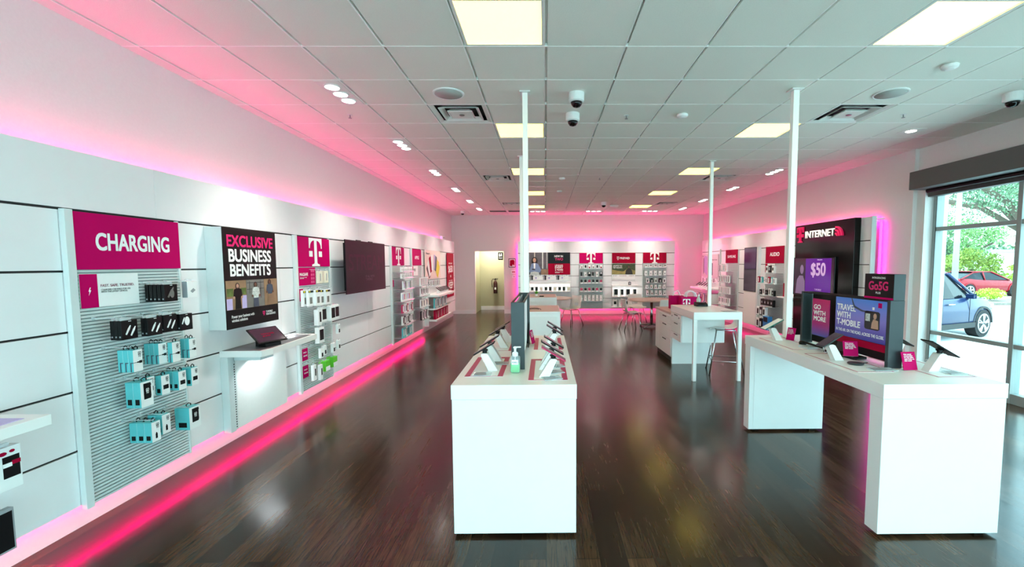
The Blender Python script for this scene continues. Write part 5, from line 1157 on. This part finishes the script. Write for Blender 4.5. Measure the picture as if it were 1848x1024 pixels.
t = thing('wall_phone', 'flat black handset on the farther service counter', 'handset', (-.08, 9.85, TT + .0025)); b = MB(); b.box(-.05, .05, -.03, .03, 0, .02, .006); b.build('body', BLACK, t)

# ================================================================== kiosk on the right: tall counter, drawer cabinet, stool
t = thing('kiosk_counter', 'tall white kiosk counter with two square legs and hung drawers', 'counter', (2.115, 6.25, 0))
b = MB(); b.box(0, .695, 0, 1.17, .89, 1.0, .003); b.build('counter_top', WHITE, t)
for x in (0, .645): b = MB(); b.box(x, x + .05, 0, .05, 0, .889, .002); b.build('leg', WHITE, t)
b = MB(); b.box(.02, .69, .60, 1.165, .45, .889, .003); bx = b.build('drawer_box', WHITE, t)
for z0, z1 in ((.755, .885), (.575, .750), (.455, .570)):
    b = MB(); b.box(.005, .0195, .61, 1.16, z0, z1, .002); dr = b.build('drawer', WHITE2, t)
    b = MB(); b.box(-.004, .0045, .78, .96, z1 - .03, z1 - .018, .002); b.build('pull', DTXT, dr)
b = MB(); b.cyl((.004, .70, .83), (-.004, .70, .83), .012); b.cyl((.004, 1.08, .83), (-.004, 1.08, .83), .008); b.build('lock', STEEL, t)
b = MB(); b.box(.02, .69, 1.12, 1.165, .0, .449, .002); b.build('side_panel', WHITE, t)
t = thing('drawer_cabinet', 'low white drawer cabinet attached behind the tall kiosk counter', 'cabinet', (2.13, 7.425, 0))
b = MB(); b.box(0, .67, 0, 1.11, .825, .862, .002); b.build('cabinet_top', BEIGE, t)
b = MB(); b.box(.012, .66, .0, 1.10, .10, .824, .002); b.build('cabinet_body', WHITE, t)
b = MB(); b.box(.05, .63, .02, 1.08, 0, .10); b.build('plinth', DARK, t)
for z0, z1 in ((.66, .80), (.40, .655), (.11, .395)):
    b = MB(); b.box(-.002, .0115, .02, .80, z0, z1, .002); dr = b.build('drawer', WHITE2, t)
    b = MB(); b.box(-.012, -.0022, .30, .52, z1 - .04, z1 - .024, .002); b.build('pull', DTXT, dr)
def shell_chair(name, lab, cat, loc, rz, seat_h=.45, back=.36, wd=.44, dp=.42, bar=False, grp=None, feet=.22, holes=1, shared={}):
    t = thing(name, lab, cat, loc, rz, grp)
    # profile (y toward the back, z): front lip, seat, curve, back
    prof = [(-dp * .55, -.03), (-dp * .5, .0), (-dp * .25, .002), (0, -.012), (dp * .22, -.008), (dp * .38, .02), (dp * .46, .08), (dp * .50, .16), (dp * .53, .25 * back / .36), (dp * .56, .32 * back / .36), (dp * .58, back)]
    key = (name,)
    if key in shared:
        for o in shared[key]:
            c = o.copy(); C.objects.link(c); c.parent = t
        return t
    parts = []
    b = MB(); n = 11; g = []
    for i, (y, z) in enumerate(prof):
        tt = i / (len(prof) - 1); wl = wd / 2 * (.86 if i == 0 else 1.0 if i < 8 else 1.0 - .10 * (i - 7) / 3)
        row = []
        for k in range(n):
            u = -1 + 2 * k / (n - 1)
            cz = .018 * u * u if i < 6 else 0; cy = -.03 * u * u if i >= 6 else 0
            row.append(b.bm.verts.new((u * wl, y + cy, z + cz + seat_h)))
        g.append(row)
    for i in range(len(prof) - 1):
        for k in range(n - 1):
            if holes == 1 and i == 6 and 3 <= k <= 6: continue
            if holes == 2 and i in (7, 8) and k in (2, 3, 6, 7): continue
            b.bm.faces.new((g[i][k], g[i][k + 1], g[i + 1][k + 1], g[i + 1][k]))
    s = b.build('seat_shell', SHELL, t, smooth=True)
    md = s.modifiers.new('thick', 'SOLIDIFY'); md.thickness = .012; md.offset = -1
    md = s.modifiers.new('smooth', 'SUBSURF'); md.levels = 1; md.render_levels = 1
    parts.append(s)
    tops = [(-.14, -.14), (.14, -.14), (.14, .13), (-.14, .13)]
    fts = [(-feet, -feet - .0), (feet, -feet), (feet, feet + .02), (-feet, feet + .02)]
    for (a, f) in zip(tops, fts):
        b = MB(); b.tube([(a[0], a[1], seat_h - .022), (f[0] * .99, f[1] * .99, .012)], .0105 if not bar else .010, 10)
        lg = b.build('leg', CHROME, t, smooth=True); parts.append(lg)
    b = MB()
    for (f) in fts: b.cyl((f[0], f[1], 0), (f[0] * .99, f[1] * .99, .014), .013)
    parts.append(b.build('glides', BLACK, t))
    b = MB(); b.tube([(-.14, -.14, seat_h - .02), (-.14, .13, seat_h - .024), (.14, .13, seat_h - .024), (.14, -.14, seat_h - .02), (-.14, -.14, seat_h - .02)], .009, 8)
    parts.append(b.build('under_frame', CHROME, t, smooth=True))
    if bar:
        q = .62; z = seat_h * .30
        P = [(a[0] * (1 - q - .07) + f[0] * (q + .07), a[1] * (1 - q - .07) + f[1] * (q + .07), z) for a, f in zip(tops, fts)]
        b = MB(); b.tube(P + [P[0]], .008, 8); parts.append(b.build('footrest', CHROME, t, smooth=True))
    shared[key] = parts
    return t
shell_chair('bar_stool', 'white shell bar stool with chrome legs under the kiosk counter', 'bar stool', (2.78, 6.78, 0), -PI / 2 - .25, seat_h=.70, back=.26, wd=.42, dp=.40, bar=True, feet=.24, holes=2)
shell_chair('shell_chair', 'white shell chair seen from behind beside the service counters', 'chair', (.72, 12.2, 0), -.9 - .3 * 0, grp='white shell chairs around the round tables')
shell_chair('shell_chair', 'white shell chair seen side on at the left of the round table', 'chair', (2.18, 11.2, 0), PI / 2 + .15, grp='white shell chairs around the round tables')
shell_chair('shell_chair', 'white shell chair behind the round table, its back above the top', 'chair', (2.62, 12.6, 0), .15, grp='white shell chairs around the round tables')
shell_chair('shell_chair', 'greenish white shell chair just behind the drawer cabinet', 'chair', (3.04, 10.9, 0), PI - .2, grp='white shell chairs around the round tables')
shell_chair('shell_chair', 'beige looking shell chair at the far right of the round table', 'chair', (3.62, 12.4, 0), -1.0, grp='white shell chairs around the round tables')
def round_table(lab, x, y, r=.62):
    t = thing('round_table', lab, 'table', (x, y, 0))
    b = MB(); b.lathe([(0, .71), (r - .01, .71), (r, .718), (r, .735), (r - .008, .742), (0, .742)], 48); b.build('table_top', BEIGE, t)
    b = MB(); b.cyl((0, 0, .06), (0, 0, .71), .038, n=20); b.build('pedestal', CHROME, t, smooth=True)
    b = MB()
    for k in range(4):
        a = PI / 4 + k * PI / 2; b.tube([(0, 0, .07), (.15 * math.cos(a), .15 * math.sin(a), .065), (.36 * math.cos(a), .36 * math.sin(a), .02)], .022, 8)
    b.build('foot_star', STEEL, t, smooth=True)
round_table('round beige topped table in front of the prepaid wall', 2.84, 11.75)
round_table('round beige topped table half hidden behind the service counters', .12, 12.45)
# small things on the kiosk
t = thing('shopping_bag', 'magenta shopping bag with white logo and handles on the kiosk', 'bag', (2.42, 7.58 + .25, .863), 0)
b = MB(); b.box(0, .36, 0, .16, 0, .235, .004); b.build('bag_body', MAG, t)
b = MB()
for y in (.03, .12): b.tube([(.10, y, .23), (.11, y, .30), (.16, y, .335), (.21, y, .33), (.26, y, .30), (.28, y, .23)], .013, 8)
b.build('handle', CARD, t, smooth=True)
tlogo(.03, .16, .06, .20, -.0005, WTXT, t)
t = thing('tissue_box', 'second smaller magenta bag behind the logo bag on the kiosk', 'bag', (2.30, 8.1, .863)); t.name = 'gift_bag'
b = MB(); b.box(0, .25, 0, .12, 0, .24, .004); b.build('bag_body', MAG, t); b = MB(); b.tube([(.06, .05, .24), (.09, .05, .31), (.15, .05, .33), (.2, .05, .24)], .012, 8); b.build('handle', CARD, t, smooth=True)
t = thing('card_reader', 'black wedge card reader on the kiosk counter beside the pole', 'card reader', (2.53, 7.15, 1.001), 0)
b = MB(); b.prism_x([(-.07, 0), (.07, 0), (.07, .06), (.03, .065), (-.07, .03)], -.09, .09); b.build('body', BLACK, t); b = MB(); b.box(-.05, .05, -.05, .0, .055, .056); b.build('keypad', DTXT, t)
t = thing('sanitiser_bottle', 'clear bottle with green label behind the card reader', 'bottle', (2.545, 7.30, 1.001))
b = MB(); b.lathe([(0, 0), (.035, 0), (.036, .1), (.02, .13), (.014, .15), (0, .15)], 18); b.build('bottle_body', mat('pale_bottle', (200, 225, 210), .15, alpha=.6), t, smooth=True); b = MB(); b.lathe([(0, .15), (.014, .15), (.014, .18), (0, .18)], 12); b.build('cap', CARD, t)
t = thing('paper_sheet', 'dark sheet lying at the right edge of the kiosk counter', 'sheet', (2.66, 6.36, 1.001), .1); b = MB(); b.box(-.1, .1, -.05, .05, 0, .003); b.build('sheet', GREY, t)
# demo phones on the far shelves
def small_demo(lab, loc, rz, k, grp, protos={}):
    if 'p' not in protos:
        t = thing('demo_phone', lab, 'demo phone', loc, rz, grp)
        b = MB(); b.prism_x([(-.02, 0), (.05, 0), (.03, .09), (0, .09)], -.025, .025); b.build('column', CARD, t)
        m = Matrix.Translation((0, 0, .10)) @ Matrix.Rotation(math.radians(35), 4, 'X')
        b = MB(); b.box(-.04, .04, -.08, .08, 0, .01, .002).xf(m); b.build('phone_body', BLACK, t)
        protos['p'] = t
    else: dup(protos['p'], loc, rz, lab, grp)
for k in range(7): small_demo('demo phone, %s along the shelf below the coloured phones poster' % ORD[k], LW(11.35 + k * .18, .951, .2), RL, k, 'demo phones on the far left shelf')
for k in range(5): small_demo('demo phone, %s along the far right corner shelf' % ORD[k], RW(14.1 - k * .22, .951, .22), RR, k, 'demo phones on the far right shelf')

# ================================================================== outdoors
GZ = -.12
b = MB(); b.box(5.75, 8.1, WF - 6, 40, GZ - .06, -.02); struct('sidewalk', b, mat('pale_concrete', (225, 222, 214), .9, noise=.03, scale=4))
b = MB(); b.box(-40, 120, -30, 120, GZ - .2, GZ - .061); struct('ground', b, mat('parking_asphalt', (196, 196, 192), .9, noise=.06, scale=2))
tag(bpy.data.objects['ground'], kind='structure')
b = MB(); b.box(16.5, 60, 19.0, 21.2, GZ - .06, GZ + .05, .02); tag(b.build('planting_bed', mat('bed_stone', (120, 112, 104), .9, noise=.3, scale=12)), 'stone edged planting bed between the parked cars', 'planting bed')
GREENS = [mat('leaf_bright', (170, 205, 60), .6, noise=.25, scale=6), mat('leaf_mid', (120, 160, 96), .6, noise=.3, scale=3), mat('leaf_dark', (104, 138, 104), .6, noise=.3, scale=2), mat('leaf_olive', (140, 160, 70), .6, noise=.3, scale=3)]
BARK = mat('bark', (92, 84, 72), .9, noise=.2)
def foliage(b, c, r, n, s, rnd):
    for k in range(n):
        d = Vector((rnd.gauss(0, 1), rnd.gauss(0, 1), rnd.gauss(0, 1))).normalized() * (rnd.random() ** .4)
        p = Vector((c[0] + d.x * r[0], c[1] + d.y * r[1], c[2] + d.z * r[2]))
        a = Vector((rnd.gauss(0, 1), rnd.gauss(0, 1), rnd.gauss(0, 1))).normalized(); q = a.orthogonal().normalized(); w_ = a.cross(q)
        L = s * rnd.uniform(.6, 1.3)
        v = [b.bm.verts.new(p + q * L), b.bm.verts.new(p + w_ * L * .5), b.bm.verts.new(p - q * L), b.bm.verts.new(p - w_ * L * .5)]
        b.bm.faces.new(v)
def shrub(name, lab, cat, x, y, r, m, n=500, s=.09, z=GZ, trunk=0, blobs=1, seed=1, grp=None):
    rnd = random.Random(seed); t = thing(name, lab, cat, (x, y, z), 0, grp)
    b = MB()
    if blobs == 1: foliage(b, (0, 0, trunk + r[2] * 1.05), r, n, s, rnd)
    else:
        for k in range(blobs):
            a = rnd.random() * 6.28; q = rnd.random() ** .5
            foliage(b, (math.cos(a) * r[0] * q * .8, math.sin(a) * r[1] * q * .8, trunk + r[2] * (1 + rnd.uniform(-.6, .6))), (r[0] * .36, r[1] * .36, r[2] * .34), n // blobs, s, rnd)
    b.build('foliage', m, t)
    b = MB(); b.tube([(0, 0, 0), (.05 * r[0], 0, trunk * .5 + .1), (0, .04 * r[0], trunk + r[2] * .7)], max(.03, r[0] * .05), 8)
    if trunk > 1:
        for k in range(6):
            a = k * 1.05 + .3; b.tube([(0, 0, trunk * .8), (math.cos(a) * r[0] * .3, math.sin(a) * r[0] * .3, trunk + r[2] * .4), (math.cos(a) * r[0] * .75, math.sin(a) * r[0] * .75, trunk + r[2] * .8)], r[0] * .022, 6)
    b.build('trunk', BARK, t, smooth=True)
    return t
shrub('parking_shrub', 'bright yellow green shrub in front of the red car', 'shrub', 20.35, 20.0, (.55, .5, .26), GREENS[0], 900, .05, GZ + .1, seed=3)
shrub('parking_shrub', 'small yellow green shrub at the right of the red car', 'shrub', 22.2, 20.0, (.5, .5, .30), GREENS[0], 800, .05, GZ + .1, seed=4)
shrub('garden_bush', 'rounded pale green bush behind the white lamp post', 'bush', 34.5, 35.5, (2.4, 2.0, 1.75), GREENS[3], 3500, .11, seed=5, blobs=10)
shrub('garden_bush', 'darker green bush right of the rounded pale bush', 'bush', 38.9, 33.0, (1.5, 1.5, 1.4), GREENS[1], 2600, .10, seed=6, blobs=8)
shrub('garden_bush', 'yellow green bush at the right behind the red car', 'bush', 40.5, 36.0, (2.6, 2.0, 1.1), GREENS[0], 2500, .12, seed=7, blobs=8)
shrub('shade_tree', 'large leafy tree filling the top of the window', 'tree', 34, 31, (8.5, 7, 3.1), GREENS[2], 30000, .095, seed=8, trunk=4.6, blobs=44)
shrub('shade_tree', 'mid green tree standing left behind the lamp post', 'tree', 43, 47, (4.5, 4, 3.2), GREENS[1], 12000, .13, seed=9, trunk=1.2, blobs=18)
shrub('shade_tree', 'second mid green tree at the left edge of the window', 'tree', 33, 40, (3.0, 3, 2.4), GREENS[2], 11000, .10, seed=11, trunk=1.0, blobs=14)
b = MB(); rnd = random.Random(10)
for k in range(16): foliage(b, (62 + k * 3.1, 78 - k * 1.2, 2.4 + rnd.uniform(-.5, 1.4)), (2.6, 2, 2.0), 200, .4, rnd)
tag(b.build('distant_treeline', GREENS[2]), 'low distant line of trees on the horizon', 'treeline', kind='stuff')
t = thing('low_building', 'long pale low building far behind the car park', 'building', (52, 55, GZ)); b = MB(); b.box(0, 34, 0, 8, 0, 3.0); b.build('wall', mat('pale_stucco', (205, 216, 196), .8, noise=.03), t); b = MB(); b.box(-.3, 34.3, -.4, 8.4, 3.0, 3.35); b.build('roof', mat('roof_grey', (150, 160, 158), .8, noise=.03), t)
t = thing('lamp_post', 'tall white lamp post standing in the car park', 'lamp post', (18.75, 20.1, GZ + .1)); b = MB(); b.cyl((0, 0, .0), (0, 0, 8), .12, .08, n=16); b.build('post', mat('post_paint', (160, 176, 178), .5, noise=.02), t, smooth=True); b = MB(); b.cyl((0, 0, 0), (0, 0, .7), .25, n=20); b.build('base', mat('pale_concrete', (225, 222, 214)), t)
# cars
CG = mat('car_glass', (16, 24, 30), .12, spec=.25); RIM = mat('alloy_rim', (205, 208, 210), .3, .7, noise=.02); TRIM = mat('car_trim', (30, 32, 34), .6, noise=.03)
def car(name, lab, loc, rz, paint, L=4.6, Wd=1.84, Hh=1.62, kind='suv'):
    t = thing(name, lab, 'car', loc, rz)
    fx, rx, wr = L * .305, -L * .29, .345
    # lower body: cross sections along x : (x, z_bottom, z_belt, half width)
    if kind == 'suv': st = [(-L / 2, .55, .92, .70), (-L / 2 + .12, .34, 1.02, .84), (-L * .3, .28, 1.04, .91), (0, .26, 1.02, .92), (L * .17, .26, 1.03, .92), (L * .24, .28, 1.03, .91), (L * .38, .30, .95, .88), (L * .45, .32, .86, .80), (L / 2 - .03, .40, .76, .62), (L / 2, .5, .68, .5)]
    elif kind == 'coupe': st = [(-L / 2, .48, .86, .66), (-L / 2 + .1, .32, .96, .82), (-L * .3, .24, .98, .90), (0, .22, .92, .90), (L * .2, .22, .90, .90), (L * .36, .26, .80, .86), (L * .46, .3, .68, .72), (L / 2, .4, .58, .5)]
    else: st = [(-L / 2, .5, 1.12, .90), (-L * .3, .42, 1.14, .95), (0, .4, 1.14, .96), (L * .2, .4, 1.14, .95), (L * .42, .42, 1.08, .93), (L / 2, .5, 1.0, .86)]
    b = MB(); rings = []
    for (x, zb, zt, hw) in st:
        pts = [(hw * .86, zb), (hw, zb + .14), (hw * 1.0, zb + (zt - zb) * .55), (hw * .97, zt - .06), (hw * .86, zt), (hw * .4, zt + .035), (-hw * .4, zt + .035), (-hw * .86, zt), (-hw * .97, zt - .06), (-hw, zb + (zt - zb) * .55), (-hw, zb + .14), (-hw * .86, zb)]
        rings.append([b.bm.verts.new((x, y, z)) for y, z in pts])
    for a, c in zip(rings, rings[1:]):
        for k in range(12): b.bm.faces.new((a[k], a[(k + 1) % 12], c[(k + 1) % 12], c[k]))
    b.bm.faces.new(rings[0]); b.bm.faces.new(rings[-1][::-1])
    body = b.build('body', paint, t, smooth=True)
    # greenhouse
    if kind == 'suv': gs = [(-L * .47, 1.0, .74), (-L * .40, Hh - .10, .66), (-L * .25, Hh, .66), (0, Hh, .67), (L * .06, Hh - .03, .66), (L * .25, 1.02, .78)]
    elif kind == 'coupe': gs = [(-L * .40, .95, .74), (-L * .20, Hh - .06, .62), (-L * .08, Hh, .62), (L * .04, Hh - .02, .62), (L * .24, .9, .76)]
    else: gs = [(-L * .06, 1.12, .84), (-L * .04, Hh, .72), (L * .12, Hh, .74), (L * .24, 1.12, .84)]
    base = 1.0 if kind == 'suv' else .9 if kind == 'coupe' else 1.1
    b = MB(); rings = []
    for (x, zt, hw) in gs:
        hb = .85 if kind != 'coupe' else .84
        zt = max(zt, base + .01)
        rings.append([b.bm.verts.new(p) for p in ((x, hb, base), (x, hw + .02, zt - .04), (x, hw - .08, zt), (x, -hw + .08, zt), (x, -hw - .02, zt - .04), (x, -hb, base))])
    for a, c in zip(rings, rings[1:]):
        for k in range(5): b.bm.faces.new((a[k], a[k + 1], c[k + 1], c[k]))
    b.bm.faces.new(rings[0]); b.bm.faces.new(rings[-1][::-1])
    b.build('window_glass', CG, t)
    for a_, c_ in ((gs[0], gs[1]), (gs[-2], gs[-1])):
        for sy in (-1, 1):
            za, zc = max(a_[1], base), max(c_[1], base)
            b = MB(); b.tube([(a_[0], sy * (.85 if za < base + .1 else a_[2] + .02), za), (c_[0], sy * (.85 if zc < base + .1 else c_[2] + .02), zc - .01)], .035, 8); b.build('pillar', paint, t, smooth=True)
    for sy in (-1, 1):
        b = MB(); b.tube([(g_[0], sy * (g_[2] - .01), g_[1] - .015) for g_ in gs[1:-1]], .03, 8); b.build('roof_rail', paint, t, smooth=True)
        if kind != 'pickup': b = MB(); b.tube([(-L * .09, sy * .86, base), (-L * .085, sy * .70, Hh - .04)], .03, 8); b.build('pillar', TRIM if kind == 'suv' else paint, t, smooth=True)
    b = MB(); xs = [g[0] for g in gs if g[1] > Hh - .12]; x0, x1 = min(xs), max(xs)
    b.box(x0 - .02, x1 + .02, -.60, .60, Hh - .02, Hh + .015, .02)
    b.build('roof', paint, t)
    for xw in (fx, rx):
        for sy in (-1, 1):
            yo = sy * (Wd / 2 - .005)
            b = MB(); b.cyl((xw, yo - sy * .23, wr), (xw, yo, wr), wr, n=32); w_ = b.build('wheel', EXTW, t)
            b = MB(); b.cyl((xw, yo, wr), (xw, yo + sy * .006, wr), wr * .70, n=28); b.build('rim_dish', TRIM, w_)
            b = MB()
            for k in range(5):
                a = k * 2 * PI / 5 + .3
                for da in (-.16, .16):
                    p0 = (xw + .03 * math.cos(a), yo + sy * .012, wr + .03 * math.sin(a)); p1 = (xw + wr * .64 * math.cos(a + da), yo + sy * .012, wr + wr * .64 * math.sin(a + da)); b.tube([p0, p1], .016, 6)
            b.lathe([(0, -.01), (.05, -.01), (.05, .01), (0, .01)], 12, (0, 0, 0)) if False else None
            for k in range(28):
                a = k * 2 * PI / 28; a2 = (k + 1) * 2 * PI / 28
                b.tube([(xw + wr * .68 * math.cos(a), yo + sy * .01, wr + wr * .68 * math.sin(a)), (xw + wr * .68 * math.cos(a2), yo + sy * .01, wr + wr * .68 * math.sin(a2))], .014, 5)
            b.build('rim_spokes', RIM, w_)
            # wheel arch
            b = MB(); pts = [(xw + (wr + .035) * math.cos(a), wr + (wr + .035) * math.sin(a)) for a in [PI * k / 14 for k in range(15)]] + [(xw + (wr + .085) * math.cos(a), wr + (wr + .085) * math.sin(a)) for a in [PI * k / 14 for k in range(14, -1, -1)]]
            b.prism(pts, yo - sy * .06, yo + sy * .004); b.build('wheel_arch', TRIM if kind == 'suv' else paint, t)
    if kind == 'suv':
        for sy in (-1, 1):
            b = MB(); b.box(-L * .22, L * .23, sy * .915, sy * .93, .27, .40, .01); b.build('sill_cladding', TRIM, t)
            b = MB(); b.box(L * .155, L * .18, sy * .88, sy * 1.0, 1.01, 1.09, .02); b.build('door_mirror', paint, t)
            b = MB(); b.box(L * .40, L * .43, sy * .74, sy * .83, .72, .80, .02); b.build('headlamp', GLASS if False else CARD, t)
            for xx in (L * .17, -L * .07, -L * .27): b = MB(); b.box(xx - .006, xx + .006, sy * .917, sy * .925, .42, 1.0); b.build('door_seam', TRIM, t)
            b = MB(); b.box(-L * .03, L * .03 - .02, sy * .92, sy * .945, .86, .885, .006); b.build('door_handle', CHROME, t)
    return t
NAVY = mat('navy_paint', (16, 40, 78), .3, .0, coat=.25, spec=.3, noise=.01); CRIM = mat('red_paint', (140, 6, 26), .3, .0, coat=.25, spec=.3, noise=.01); PBLUE = mat('slate_paint', (34, 50, 70), .3, .0, coat=.2, spec=.3, noise=.01)
car('parked_suv', 'dark blue car with alloy wheels parked nearest outside the window', (9.32, 11.26, GZ - .061), math.radians(21), NAVY)
car('parked_coupe', 'red two door car parked beyond the yellow green shrub', (24.1, 24.6, GZ - .061), math.radians(6), CRIM, L=4.7, Hh=1.36, kind='coupe')
car('parked_pickup', 'dark slate pickup parked behind the red car at left', (26.6, 31.5, GZ - .061), math.radians(180), PBLUE, L=5.6, Wd=1.98, Hh=1.85, kind='pickup')
